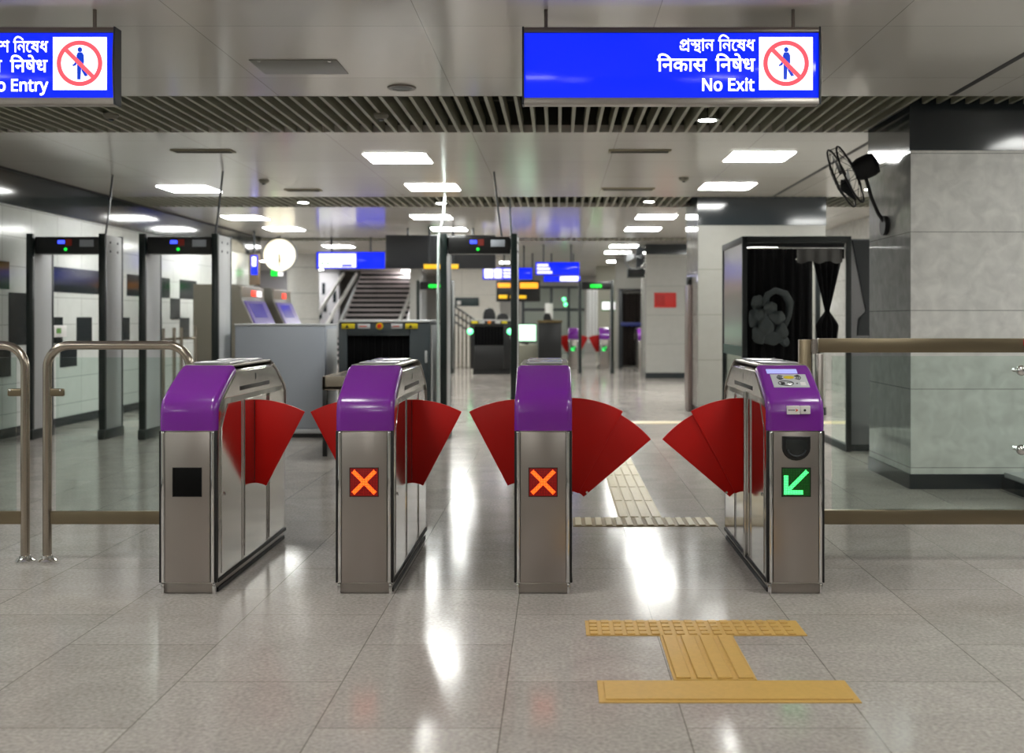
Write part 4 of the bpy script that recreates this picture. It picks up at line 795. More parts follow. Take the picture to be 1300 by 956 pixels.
# ================================================================ WALK-THROUGH DETECTORS
def detector(cx, y0, w, label, cord=None, far=False, led='blue'):
    t = thing('walk_through_detector', label, 'metal detector', (cx, y0, 0), 'walk-through metal detectors')
    dp = .46; tk = .065; H = 2.05
    for s in (-1, 1):
        a, b = sorted((s*w/2, s*(w/2+tk)))
        mb = MB(); mb.box(a+.004, b-.004, .04, dp-.03, .09, H-.01, LGREY, .006); lg = mb.build('side_panel', t)
        mb = MB(); mb.box(a, b, 0, .05, .09, H, DGREEN, .006); mb.box(a, b, dp-.04, dp, .09, H, DGREEN, .006); mb.build('edge_strip', lg)
        mb = MB(); mb.box(a-.006, b+.006, -.008, dp+.008, 0, .10, DGREEN, .006); mb.build('foot', lg)
        if not far:
            mb = MB()
            for yy in (.14, .32):
                for zz in (H-.08, H-.17): mb.cyl((s*(w/2-.001) if s < 0 else b-.006, yy, zz), (s*(w/2-.001)+.006 if s < 0 else b+.001, yy, zz), .012, DGREY, 12)
            mb.build('screws', lg)
    mb = MB(); mb.box(-w/2+.01, w/2-.01, .03, .20, H-.20, H-.03, BLACK, .008); bx = mb.build('control_box', t)
    if led == 'blue':
        mb = MB(); mb.box(-.09, -.02, .026, .031, H-.10, H-.065, LEDBLUE, .004); mb.build('digit_display', bx)
        mb = MB(); mb.box(-.01, .05, .027, .031, H-.12, H-.055, mat('amber_bar', (90,24,14), .5, emit=(200,40,10), es=.08)); mb.build('alarm_bar', bx)
        mb = MB(); mb.sphere((-.01, .026, H-.155), .016, GREENL, (1,.4,1)); mb.build('power_lamp', bx)
        mb = MB(); mb.box(w/2-.20, w/2-.06, .026, .031, H-.13, H-.06, MGREY, .002); mb.build('maker_plate', bx)
    else:
        mb = MB(); mb.box(-.13, .12, .024, .031, H-.16, H-.09, GREENL, .01); mb.build('green_lamp', bx)
    mb = MB(); mb.box(-w/2+.0, w/2-.0, .19, dp-.05, H-.12, H-.03, MGREY, .005); mb.build('crossbar', t)
    return t
DD = 10.72
wt = lambda a, b: ((wx(a, DD)+wx(b, DD))/2, DD, wx(b, DD)-wx(a, DD)-.065)
detector(*wt(37, 129), 'walk-through metal detector nearest to the left edge')
detector(*wt(180, 272.5), 'walk-through metal detector between the left edge and the brown kiosks')
detector(*wt(563, 652.5), 'walk-through metal detector right of the near baggage scanner')
D4 = 23.7
w4 = lambda a, b: ((wx(a, D4)+wx(b, D4))/2, D4, wx(b, D4)-wx(a, D4)-.065)
detector(*w4(736.5, 777.5), 'thin far walk-through detector with a green lamp, near the curtained doorway', far=True, led='green')
detector(*w4(530.5, 572.5), 'far walk-through detector with a green lamp, beside the stairs', far=True, led='green')
def cord(px0, py0, px1, py1, D1, r, m, label, name='power_cable'):
    """cable from the ceiling down to a point"""
    D0 = (ZC-HC)*F/(VY-py0)
    a = Vector((wx(px0, D0), D0, ZC)); b = Vector((wx(px1, D1), D1, wz(py1, D1)))
    mb = MB(tuple(b)); mb.tube([a.lerp(b, i/10) + Vector((0,0,-.03*math.sin(PI*i/10))) for i in range(11)], r, m, 10)
    return tag(mb.build(name), label, 'cable')
cord(143, 222, 134, 299, DD+.2, .010, DGREY, 'dark cable dropping from the ceiling to the leftmost detector')
cord(283, 217, 273, 300, DD+.2, .010, DGREY, 'dark cable dropping from the ceiling to the detector by the kiosks')
cord(627, 218, 637, 300, DD+.2, .010, DGREY, 'dark cable dropping from the ceiling to the detector by the near scanner')
cord(647, 252, 649, 300, DD+.3, .011, mat('cable_blue_grey', (70,84,92), .4), 'blue-grey cable dropping to the right post of the detector by the near scanner')
D0 = (ZC-HC)*F/(VY-243)
mb = MB((wx(556, 10.5), 10.5, 0))
mb.tube([(wx(565, D0), D0, ZC-.012), (wx(563, D0-.3), D0-.3, ZC-.3), (wx(560.5, 11.6), 11.6, 2.2), (wx(558.2, 11.1), 11.1, 2.12), (wx(556.8, 10.6), 10.6, 1.98), (wx(556.3, 10.5), 10.5, 1.7), (wx(556, 10.5), 10.5, .02), (wx(556, 10.5), 10.5, 0)], .013, mat('conduit_pale', (176,188,184), .5), 14)
tag(mb.build('cable_conduit'), 'white cable conduit beside the left post of the central detector', 'conduit')

# ================================================================ BAGGAGE SCANNERS
def scanner(cx, y0, w, h, depth, label, far=False):
    t = thing('baggage_scanner', label, 'x-ray scanner', (cx, y0, 0), 'x-ray baggage scanners')
    a, b = -w/2, w/2
    mb = MB(); mb.box(a, b, .02, depth, .12, h-.02, BLACK if far else DGREY, .01); mb.box(a+.05, b-.05, .08, depth-.06, 0, .12, BLACK); mb.build('body', t)
    mb = MB(); mb.box(a-.01, b+.01, -.015, depth+.01, h-.025, h, LGREY, .006); mb.build('top_cover', t)
    # front frame round a dark tunnel
    tx0, tx1, tz0, tz1 = a+.085, b-.20, .62, h-.155
    fp = MB(); D_ = BLACK if far else mat('scanner_front', (52,60,64), .35)
    fp.box(a, tx0, -.01, .03, .12, h-.03, D_, .006); fp.box(tx1, b, -.01, .03, .12, h-.03, D_, .006); fp.box(tx0, tx1, -.01, .03, tz1, h-.03, D_, .006); fp.box(tx0, tx1, -.01, .03, .12, tz0, D_, .006)
    f = fp.build('front_frame', t)
    mb = MB(); mb.box(tx0, tx1, .012, .028, tz0, tz1, mat('tunnel_black', (4,4,5), .9))
    for k in range(9):
        x = tx0 + (k+.5)*(tx1-tx0)/9; mb.box(x-.031, x+.031, .004, .012, tz0+.02, tz1, mat('lead_curtain', (5,5,6), .95, spec=.1), .002)
    mb.build('tunnel_curtain', t)
    for x0, x1, m, nm in ((a+.03, a+.16, LABY, 'warning_label'), (b-.24, b-.12, LABY, 'warning_label'), (a+.19, a+.31, LGREY, 'instruction_label'), (b-.38, b-.27, LGREY, 'instruction_label')):
        mb = MB(); mb.box(x0, x1, -.016, -.009, h-.085, h-.035, m, .001)
        if nm == 'warning_label' and not far: mb.prism([((x0+x1)/2-.03, h-.078), ((x0+x1)/2+.01, h-.078), ((x0+x1)/2-.01, h-.045)], 'y', -.018, -.015, ICONK)
        elif not far: mb.box(x0+.015, x1-.03, -.0175, -.015, h-.066, h-.058, STOPR)
        mb.build(nm, t)
    mb = MB(); mb.cyl((-.045, -.014, h-.06), (-.045, -.008, h-.06), .036, LABY, 20); mb.cyl((-.045, -.045, h-.06), (-.045, -.012, h-.06), .022, STOPR, 18); mb.build('stop_button', t)
    mb = MB(); mb.box(b-.002, b+.012, .05, depth-.04, .14, h-.05, LGREY, .004)
    mb.build('side_cover', t)
    mb = MB(); mb.box(b-.05, b-.025, -.03, -.008, h-.42, h-.30, LGREY, .008); mb.build('handle', t)
    if far:
        for x in (a-.0, b-.06):
            mb = MB(); mb.sphere((x, -.04, h-.26), .065, TEAL, (1,.5,1)); mb.build('signal_lamp', t)
    return t
scanner((wx(430,10.6)+wx(546,10.6))/2, 10.6, wx(546,10.6)-wx(430,10.6), 1.19, 1.0, 'dark baggage scanner with yellow labels behind the narrow flap gate')
scanner((wx(597,23.4)+wx(651,23.4))/2, 23.4, wx(651,23.4)-wx(597,23.4), 1.19, 1.0, 'distant black baggage scanner between green signal lamps', True)
for px, w, h, lab in ((621, .28, .26, 'dark rounded bag on top of the distant scanner, taller one'), (638, .27, .14, 'dark rounded bag on top of the distant scanner, flatter one')):
    D = 23.8; mb = MB((wx(px, D), D, 1.19))
    mb.prism([(wx(px,D)-w/2, 1.19), (wx(px,D)+w/2, 1.19), (wx(px,D)+w/2*.9, 1.19+h*.55), (wx(px,D)+w*.3, 1.19+h*.9), (wx(px,D), 1.19+h), (wx(px,D)-w*.3, 1.19+h*.9), (wx(px,D)-w/2*.9, 1.19+h*.55)], 'y', D, D+.22, BLACK, .03, 3)
    tag(mb.build('bag'), lab, 'bag')
# roller table in front of the near scanner
o = (wx(411, 9.4), 9.4, 0); xa, xb, ya, yb = wx(409, 9.4), wx(409, 9.4)+.74, 9.4, 10.55; zt = .70
t = thing('roller_table', 'steel roller table with black legs in front of the near scanner', 'table', ((xa+xb)/2, 9.95, 0)); o = ((xa+xb)/2, 9.95, 0)
mb = MB(o); mb.box(xa, xb, ya, ya+.03, zt-.12, zt, PINK, .004); mb.box(xa, xa+.03, ya, yb, zt-.12, zt, PINK, .004); mb.box(xb-.03, xb, ya, yb, zt-.12, zt, PINK, .004); mb.box(xa, xb, yb-.03, yb, zt-.12, zt, PINK, .004); mb.box(xa, xb, ya, yb, zt-.11, zt-.09, DGREY); mb.build('frame', t)
y = ya+.07
while y < yb-.05:
    mb = MB(o); mb.cyl((xa+.03, y, zt-.028), (xb-.03, y, zt-.028), .024, CHROME, 12); mb.build('roller', t); y += .11
for x in (xa+.02, xb-.02):
    for y in (ya+.03, yb-.03):
        mb = MB(o); mb.box(x-.02, x+.02, y-.02, y+.02, 0, zt-.12, BLACK, .003); mb.build('leg', t)
# grey cabinet left of the scanner
o = (wx(356, 10.9), 10.9, 0); x0, x1 = wx(298, 10.9), wx(413, 10.9)
t = thing('equipment_cabinet', 'big plain blue-grey cabinet left of the near baggage scanner', 'cabinet', o)
mb = MB(o); mb.box(x0, x1, 10.9, 11.5, .085, 1.135, MGREY, .015, 3); mb.build('body', t)
mb = MB(o); mb.box(x0-.004, x1+.004, 10.895, 11.505, 1.13, 1.15, LGREY, .006); mb.build('top', t)
mb = MB(o); mb.box(x0-.004, x1+.004, 10.89, 11.505, .045, .088, LGREY, .005); mb.build('skirt', t)
mb = MB(o); mb.box(x0+.03, x1-.03, 10.93, 11.47, 0, .046, BLACK); mb.build('plinth', t)
mb = MB(o); mb.box(x1-.001, x1+.008, 10.95, 11.45, .62, 1.10, LGREY, .003); mb.build('side_panel', t)  # lighter plate stands in for light falling on this side face

# ================================================================ CURTAINED BOOTH
BD, BR = 9.75, 10.9
bx0, bx1 = wx(945, BD), wx(1077, BD); bh = wz(300, BD)
o = ((bx0+bx1)/2, BD, 0)
t = thing('screening_booth', 'black framed screening booth with dark curtains beside the granite pillar', 'booth', o)
FR = mat('booth_frame', (14,22,23), .5)
mb = MB(o); fr = .045
for x in (bx0, bx1):
    for y in (BD, BR): mb.box(x-fr/2, x+fr/2, y-fr/2, y+fr/2, 0, bh, FR, .004)
for y in (BD, BR): mb.box(bx0, bx1, y-fr/2, y+fr/2, bh-.06, bh, FR, .004)
for x in (bx0, bx1): mb.box(x-fr/2, x+fr/2, BD, BR, bh-.06, bh, FR, .004); mb.box(x-fr/2, x+fr/2, BD, BR, .0, .06, FR, .004)
mb.build('frame', t)
mb = MB(o); mb.box(bx0-.012, bx0+.012, BD+.02, BR-.02, .95, bh-.06, mat('booth_panel_grey', (150,148,150), .2, spec=.6)); mb.build('side_panel', t)
mb = MB(o); mb.box(bx0-.016, bx0+.016, BD+.02, BR-.02, .86, .95, mat('booth_rail_teal', (58,84,80), .3)); mb.build('side_rail', t)
mb = MB(o); mb.box(bx0-.010, bx0+.010, BD+.02, BR-.02, .06, .86, GLASSG); mb.build('lower_pane', t)
mb = MB(o); mb.box(bx0+.02, bx1-.02, BD+.055, BD+.062, bh-.20, bh-.05, CURT); mb.build('header_dark_strip', t)  # black strip added to darken the booth top against the bright pillar behind
mb = MB(o); mb.cyl((bx0, BD+.03, bh-.105), (bx1, BD+.03, bh-.105), .009, CHROME, 12); mb.build('curtain_rod', t)
mb = MB(o)
vx0, vx1 = wx(1012, BD), wx(1070, BD)
mb.grid(lambda u, v: (vx0+(vx1-vx0)*u, BD+.012+.008*math.sin(u*22), bh-.11-(.125+.012*math.sin(u*16))*v), 40, 4, mat('valance_clear', (92,90,88), .15, spec=.8), .003); o2 = mb.build('valance', t); o2['label'] = 'short shiny valance under the curtain rod'
# open door leaf on the right
mb = MB(o); mb.box(bx1+.02, bx1+.50, BD+.05, BD+.075, .06, bh-.02, mat('door_leaf_grey', (120,120,124), .10, spec=.7)); dl = mb.build('door_leaf', t)
mb = MB(o); mb.box(bx1+.02, bx1+.5, BD+.045, BD+.08, .0, .06, DARKSTONE); mb.build('kick_plate', dl)
mb = MB(o); mb.prism([(bx1+.04, bh-.03), (bx1+.5, bh-.03), (bx1+.5, 1.05), (bx1+.09, 1.05), (bx1+.10, 1.20), (bx1+.17, 1.27)], 'y', BD+.028, BD+.045, mat('curtain_reflection_dark', (42,46,50), .6), .004); mb.build('curtain_reflection', dl)  # dark shape stands in for the curtain reflected in the door leaf
def curtain(name, fn, m, label, nu=70, nv=24):
    mb = MB(o); mb.grid(fn, nu, nv, m, .004); return tag(mb.build(name, t, 60), label, None)
zt = bh-.11
cl0, cl1 = wx(948, BD), wx(1012, BD)
def left_top(u, v):
    s = 1 - .0*v
    return (cl0 + (cl1-cl0)*u, BD+.04+.022*math.sin(u*34+.6*math.sin(u*5)), zt - 1.62*v)
curtain('curtain', left_top, CURT, 'black curtain hanging full length on the left')
def mid_back(u, v): return (wx(1008, BD) + (wx(1034, BD)-wx(1008, BD))*u, BD+.06+.018*math.sin(u*14), zt - .1 - 1.55*v)
curtain('curtain', mid_back, CURT, 'black middle curtain hanging in folds', 24)
kz = wz(395, BD)
def knot_curtain(u, v):
    z = zt-.08 - v*(zt-.08-.98); c = wx(1052, BD)
    full = (wx(1072, BD)-wx(1033, BD))/2
    tt = (z-kz)
    if tt > 0: wdt = full*(.16 + .84*min(1, tt/(zt-.08-kz)))
    else: wdt = full*(.16 + .62*min(1, -tt/.12)) if tt > -.14 else full*max(.45, .78 - (-tt-.14)*1.0)
    return (c + (u-.5)*2*wdt, BD+.05+.02*math.sin(u*26)*(.4+.6*wdt/full), z)
curtain('curtain', knot_curtain, CURT, 'black curtain tied in a knot at the middle')
KC = mat('knot_cloth', (58,66,68), .55)
mb = MB(o)
def kp(px, py, y=BD-.02): return (wx(px, BD), y, wz(py, BD))
def blob(px, py, r, sc, y=BD-.02): mb.sphere(kp(px, py, y), r, KC, sc, 4, .0)
mb.tube([kp(970, 386), kp(973, 376, BD-.05), kp(983, 370, BD-.07), kp(995, 373, BD-.07), kp(1001, 386, BD-.05), kp(1000, 402, BD-.03), kp(994, 414)], .030, KC, 16)
for px, py, rr, sc, yy in ((961,384,.060,(1,.5,1.1),-.03),(976,392,.055,(1,.6,1.2),-.07),(985,404,.060,(1.1,.6,1.0),-.08),(957,404,.060,(.9,.5,1.5),-.03),(972,414,.070,(1,.6,1.3),-.06),(990,420,.055,(1,.6,1.3),-.05),(963,426,.065,(1.1,.6,1.2),-.04),(980,430,.065,(1.3,.6,1.0),-.05),(995,434,.040,(1.2,.6,1.1),-.03),(968,402,.060,(1.2,.5,1.2),-.04)):
    blob(px, py, rr, sc, BD+yy)
from mathutils import noise
for v in mb.bm.verts:
    q = v.co + Vector(o); d = noise.noise_vector(q*11)*.022 + noise.noise_vector(Vector((q.x*26, q.y*26, q.z*14)))*.009
    v.co += d
kb = mb.build('curtain_knot', t, 80); kb['label'] = 'dark grey cloth bundled into a knot'
# pale cabinet seen through the railing glass under the booth
# brown strip standing in for a reflection on the second pillar, small camera
cx = QX0-.03; mb = MB((cx, 14.1, .0)); mb.box(cx-.028, cx+.028, 14.0, 14.35, .0, wz(362, 14.1), mat('reflection_brown', (120,104,100), .3, spec=.6), .006)
tag(mb.build('pillar_reflection'), 'slim brown strip imitating a reflection on the pillar behind the booth', 'reflection strip')
t = thing('security_camera', 'small dark camera above the slim brown strip', 'camera', (cx, 14.05, wz(362, 14.1)+.021))
mb = MB(); mb.box(-.03, .03, 0, .14, -.02, .09, DGREY, .008); mb.build('housing', t)
mb = MB(); mb.cyl((.0, -.03, .03), (.0, .02, .04), .025, BLACK, 14); mb.build('lens', t)

# ================================================================ WALL FANS
def wall_fan(base, head, tilt, label, r=.20, far=False, yaw=0.):
    """bracket on a pillar side at base; head centre at head; cage axis in the XZ plane turned by tilt"""
    t = thing('wall_fan', label, 'fan', base, 'black wall fans')
    b = Vector(base); h = Vector(head)
    A = Matrix.Translation(h - b) @ Matrix.Rotation(yaw, 4, 'Z') @ Matrix.Rotation(tilt, 4, 'Y')     # local -X is the blowing direction
    mb = MB()
    for xx, k in ((-.075, 1.0), (-.005, .98)):
        n = 40; mb.tube([A @ Vector((xx, r*k*math.cos(2*PI*i/n), r*k*math.sin(2*PI*i/n))) for i in range(n)], .007, FANB, 8, True, True)
    nsp = 8 if far else 16
    for i in range(nsp):
        a = 2*PI*i/nsp; c, s = math.cos(a), math.sin(a)
        mb.tube([A @ Vector((x, q*c, q*s)) for x, q in ((-.125, .03), (-.115, r*.5), (-.075, r), (-.005, r*.98), (.03, r*.5), (.04, .05))], .0022, FANB, 5)
    mb.lathe([(.035,-.006),(.035,.0),(.02,.006)], A @ Vector((-.125,0,0)), FANB, 16, A.to_3x3().to_4x4() @ Matrix.Rotation(-PI/2, 4, 'Y')); mb.build('cage', t)
    for k in range(3):
        a0 = 2*PI*k/3; mb = MB()
        def fn(u, v, a0=a0):
            q = .03 + (r*.86-.03)*u; an = a0 + (v-.5)*1.3*(1-.25*u)
            return A @ Vector((-.055 + (v-.5)*.045, q*math.cos(an), q*math.sin(an)))
        mb.grid(fn, 5, 5, DGREY, .003); mb.build('blade', t)
    mb = MB(); Mx = A @ Matrix.Rotation(PI/2, 4, 'Y')
    mb.lathe([(.03,0),(.075,.01),(.088,.05),(.088,.13),(.078,.165),(.03,.178)], A @ Vector((.035,0,0)), FANB, 24, A.to_3x3().to_4x4() @ Matrix.Rotation(PI/2, 4, 'Y')); mb.build('motor', t)
    mb = MB(); m0 = A @ Vector((.09,0,-.085)); mb.tube([A @ Vector((.09,0,-.05)), m0, m0.lerp(Vector((0,0,0)), .35)+Vector((-.015,0,-.02)), Vector((-.06,0,.07)), Vector((-.012,0,0))], .014, FANB, 12); mb.build('arm', t)
    mb = MB(); mb.cyl((-.03,0,-.02), (.0,0,-.02), .075, FANB, 20); mb.build('bracket', t)
fd = 8.15
wall_fan((PX0-.009, fd, wz(283, fd)), (wx(1080, fd), fd, wz(221, fd)), math.radians(-22), 'black wall fan on the near granite pillar', .235, yaw=-.5)
fd2 = 22.4
wall_fan((TX0-.009, fd2, wz(345, fd2)), (wx(809, fd2), fd2-.1, wz(327, fd2)), math.radians(10), 'distant black wall fan beside the pillar with the red poster', .27, True, 1.0)

# ================================================================ CLOCK
cd = 19.8; o = (wx(356, cd), cd, wz(324, cd)); R = 20.5*cd/F
t = thing('station_clock', 'round lit white clock hanging under the ceiling', 'clock', o)
RY = Matrix.Rotation(PI/2, 4, 'X')
mb = MB(); mb.lathe([(R,-.07),(R+.012,-.06),(R+.012,.05),(R,.07),(R-.01,.07)], (0,0,0), LGREY, 48, RY); mb.build('case', t)
mb = MB(); mb.lathe([(R-.006,.071),(R*.7,.082),(.01,.086)], (0,0,0), CLOCKM, 48, RY); fc = mb.build('dial', t)
HANDM = mat('clock_hand', (120,104,40), .5)
mb = MB()
for k in range(12):
    a = 2*PI*k/12; mb.box(-.004, .004, -.090, -.083, R*.80, R*.92, HANDM, 0, 1, Matrix.Rotation(a, 4, 'Y'))
mb.build('hour_marks', fc)
mb = MB(); mb.box(-.010, .010, -.095, -.088, -.02, R*.72, HANDM, .001, 1, Matrix.Rotation(PI, 4, 'Y')); mb.build('minute_hand', t)
mb = MB(); mb.box(-.013, .013, -.098, -.092, -.02, R*.45, HANDM, .001, 1, Matrix.Rotation(math.radians(172), 4, 'Y')); mb.build('hour_hand', t)
mb = MB(); mb.cyl((0,0,R), (0,0,ZC-o[2]), .016, DGREY, 12); mb.build('hanger', t)

# ================================================================ FAR SIGNS AND DISPLAYS
def board(name, px0, px1, py0, py1, D, th, m, label, cat, rods=(), group=None):
    o = ((wx(px0,D)+wx(px1,D))/2, D, wz(py1,D)); t = thing(name, label, cat, o, group)
    mb = MB(o); mb.box(wx(px0,D), wx(px1,D), D, D+th, wz(py1,D), wz(py0,D), m, .01); mb.build('housing', t)
    for px in rods:
        mb = MB(o); mb.cyl((wx(px,D), D+th/2, wz(py0,D)-.01), (wx(px,D), D+th/2, ZC), .018, DGREY, 10); mb.build('hanging_rod', t)
    def put(nm, a, b, c, d, mm, lab=None, out=.006, par=None):
        q = MB(o); q.box(wx(a,D), wx(b,D), D-out, D+.004, wz(d,D), wz(c,D), mm, .002); r = q.build(nm, par or t)
        if lab: r['label'] = lab
        return r
    return t, put
t, put = board('hanging_board', 489.5, 629, 298.5, 341, 18.0, .14, mat('board_dark', (40,42,46), .4), 'large dark hanging board right of the stairs', 'sign board', (517, 600))
t, put = board('led_display', 536.5, 583, 334.5, 342, 17.7, .05, BLACK, 'narrow amber lit display under the dark hanging board', 'display', (545, 575))
put('lit_text_strip', 538, 582, 335.5, 341.3, AMBER, 'glowing amber strip')
t, put = board('hanging_sign', 401, 489, 319.5, 341.5, 20.0, .12, DGREY, 'lit blue and white sign above the foot of the stairs', 'sign', (420, 470), 'far blue signs')
f = put('lit_face', 402, 488.5, 320, 341, SIGNBLUE); put('white_field', 405, 452, 322, 339.5, SIGNWHITE, 'white field with pictograms', .010)
put('lettering', 434, 447, 335.5, 338.5, SIGNBLUE, None, .012)
for px in (409.5, 416.5): put('green_dot', px-1.2, px+1.2, 333, 336, GREENL, None, .013)
t, put = board('hanging_sign', 612.5, 676, 339.5, 355, 22.3, .12, DGREY, 'lit blue sign with white pictograms behind the central detector', 'sign', (625, 665), 'far blue signs')
put('lit_face', 613, 675.5, 340, 354.6, SIGNBLUE); put('pictogram', 615, 626, 341.2, 353.2, SIGNWHITE, None, .01); put('pictogram', 627.5, 637, 341.2, 353.2, SIGNWHITE, None, .01)
for k, (a, b) in enumerate(((639,650),(639,652),(639,649))): put('lettering', a, b, 341.5+k*4.2, 344.2+k*4.2, SIGNWHITE, None, .01)
t, put = board('hanging_sign', 679.5, 736, 332.5, 349.5, 22.0, .12, DGREY, 'lit blue sign with three white lines, right of the central detector', 'sign', (690, 725), 'far blue signs')
put('lit_face', 680, 735.5, 333, 349, SIGNBLUE)
for k, b in enumerate((696, 698, 701)): put('lettering', 682, b, 335.3+k*4.5, 338.3+k*4.5, SIGNWHITE, None, .01)
t, put = board('hanging_sign', 690, 737, 349.8, 358, 25.0, .12, DGREY, 'small lit blue sign just below the one with three white lines', 'sign', (700, 728), 'far blue signs')
put('lit_face', 690.3, 736.6, 350.2, 357.6, SIGNBLUE); put('white_field', 711, 734, 350.8, 357, SIGNWHITE, None, .01)
t, put = board('led_display', 630, 686, 356, 383, 25.0, .1, BLACK, 'black hanging display with orange lit letters', 'display', (640, 676), 'amber displays')
for a, b, c, d, m in ((632,648,359.5,365,ORANGE),(660,683,358.8,366,ORANGE),(633,644,374.5,379,AMBER),(648,668,375,379,AMBER)): put('lit_text_strip', a, b, c, d, m)
t, put = board('poster', 830.5, 858.5, 371.5, 390.5, 21.89, .012, POSTER, 'red poster on the distant grey pillar', 'poster')
put('printed_block', 832.5, 844, 374, 388, mat('poster_red_dark', (180,30,24), .5), None, .002)
mb = MB((XL, 12.2, 1.0)); y0, y1 = wd(62), wd(78); mb.box(XL, XL+.06, y0, y1, 1.0, 1.13, STICK, .006); bx = mb.build('wall_notice_box')
tag(bx, 'small white box with a green mark on the left wall', 'wall box'); mb = MB((XL, 12.2, 1.0)); mb.box(XL+.058, XL+.064, y0+.05, y0+.16, 1.04, 1.10, mat('notice_green', (90,140,60), .5), .004); mb.build('green_mark', bx)

t, put = board('lit_poster', 316, 329, 322, 362, 18.6, .08, mat('poster_frame_brown', (96,80,64), .4), 'tall blue lit poster just left of the clock', 'poster', (322,))
put('lit_face', 318.5, 327, 324, 349, SIGNBLUE); put('white_field', 320, 325, 326, 338, SIGNWHITE, None, .01)
t, put = board('exit_sign', 343.5, 360, 342, 351, 19.95, .06, DGREY, 'small green and white lit sign peeping out below the clock', 'sign', (352,))
put('lit_face', 344, 353, 342.5, 350.5, GREENL); put('white_field', 353, 359.5, 342.5, 350.5, SIGNWHITE)

# ================================================================ TICKET KIOSKS ON THE LEFT
def kiosk(y0, y1, label, lamps):
    xb, xt = -4.70, -4.12; h = 1.65
    o = (xt, y0, 0); t = thing('ticket_kiosk', label, 'ticket machine', o, 'ticket kiosks')
    prof = [(xb, .06), (xt+.34, .06), (xt+.34, .86), (xt+.30, .92), (xt+.05, 1.45), (xt+.03, 1.60), (xt-.02, h), (xb, h)]
    mb = MB(o); mb.prism(prof, 'y', y0, y1, TVMB, .015, 3); mb.build('body', t)
    mb = MB(o); mb.box(xb+.03, xt+.28, y0+.03, y1-.03, 0, .06, BLACK); mb.build('plinth', t)
    p0, p1 = Vector((xt+.30, 0, .92)), Vector((xt+.05, 0, 1.45)); d = (p1-p0).normalized(); n = Vector((d.z, 0, -d.x))
    S = Matrix((Vector((0,1,0)), d, n)).transposed().to_4x4(); S.translation = p0 + n*.002
    L = (p1-p0).length
    mb = MB(o); mb.box(y0+.06, y1-.06, .02, L-.02, -.01, .012, TVMP, .004, 1, S); p = mb.build('front_panel', t); p['label'] = 'purple sloping front panel'
    mb = MB(o); mb.box(y0+.2, y1-.3, L*.55, L*.9, .0, .016, mat('kiosk_screen', (84,76,160), .15, emit=(96,84,190), es=.12), .002, 1, S); mb.build('screen', p)
    mb = MB(o); mb.box(y0+.3, y1-.5, L*.1, L*.25, .0, .016, mat('kiosk_teal', (80,170,170), .3, emit=(80,190,190), es=.3), .002, 1, S); mb.build('keypad', p)
    mb = MB(o); mb.box(xt+.03, xt+.045, y0+.04, y1-.04, 1.47, 1.62, mat('kiosk_header', (150,140,128), .35), .004); hd = mb.build('header', t)
    for k, (a, m) in enumerate(lamps):
        mb = MB(o); mb.box(xt+.044, xt+.052, y0+a, y0+a+.22, 1.50, 1.58, m, .003); mb.build('lit_sign', hd)
    return t
LR = mat('lamp_red', (220,60,50), .4, emit=(255,70,50), es=1.3)
kiosk(13.9, 15.0, 'brown-grey ticket kiosk with purple front, the nearer one left of the clock', ((.45, LR), (.72, SIGNWHITE)))
kiosk(15.45, 16.5, 'brown-grey ticket kiosk with purple front, the farther one below the clock', ((.5, LR),))
# queue rail in front of the kiosks
t = thing('queue_rail', 'row of slim steel queue posts in front of the brown kiosks', 'railing', (wx(228, 13.2), 13.2, 0))
o = (wx(228, 13.2), 13.2, 0)
for px, D, py in ((207, 12.6, 417), (221, 13.0, 416), (230, 13.4, 416), (248, 13.6, 414)):
    mb = MB(o); X = wx(px, D); mb.cyl((X, D, 0), (X, D, wz(py, D)), .022, TUBE, 14); mb.lathe([(.05,0),(.05,.01),(.024,.02)], (X, D, 0), CHROME, 18); mb.build('post', t)
mb = MB(o); mb.tube([(wx(207,12.6),12.6,.96), (wx(221,13.0),13.0,.96), (wx(230,13.4),13.4,.96), (wx(248,13.6),13.6,.96)], .016, TUBE, 10); mb.build('rail', t)

# ================================================================ STAIRS, COLUMN
sxa, sxb = wx(440, 32), wx(519, 32)
NOSE = mat('stair_tread', (205,196,198), .5); RISER = mat('stair_riser', (10,15,15), .7, spec=.2)
o = ((sxa+sxb)/2, 29.6, 0); t = thing('staircase', 'broad staircase with pale treads and dark risers behind the blue sign', 'stairs', o)
mb = MB(o)
for k in range(20):
    if (k+1)*.15 > ZC-.02: break
    y = 29.6+.28*k; mb.box(sxa, sxb, y, 35.6, k*.15, (k+1)*.15-.06, RISER); mb.box(sxa, sxb, y-.03, 35.6, (k+1)*.15-.062, (k+1)*.15, NOSE)
mb.build('steps', t)
ky = 29.6+.28*17.
for x, nm in ((sxb, 'right'), (sxa, 'left')):
    s = 1 if nm == 'right' else -1
    mb = MB(o); a, b = sorted((x, x+s*.10)); mb.prism([(29.4, 0), (35.6, 0), (35.6, ZC-.02), (34.9, ZC-.02), (29.4, .30)], 'x', a, b, LGREY, .004); mb.build('stringer', t)
    for off in (0, 1):
        mb = MB(o); X = x + s*(.05+off*.42) if nm == 'left' else x + .05
        mb.tube([(X, 29.2, 0), (X, 29.2, .95), (X, 29.5, 1.05), (X, 33.9, ZC-.10)], .05, WHITE, 10); mb.build('handrail', t)
        if nm == 'right': break
mb = MB(((wx(512,31)+wx(531,31))/2, 31, 0)); mb.box(wx(520,30), wx(533,30), 30.0, 30.5, 0, ZC, mat('pale_pier', (180,180,176), .4), .02); tag(mb.build('pier'), None, None, None, 'structure')
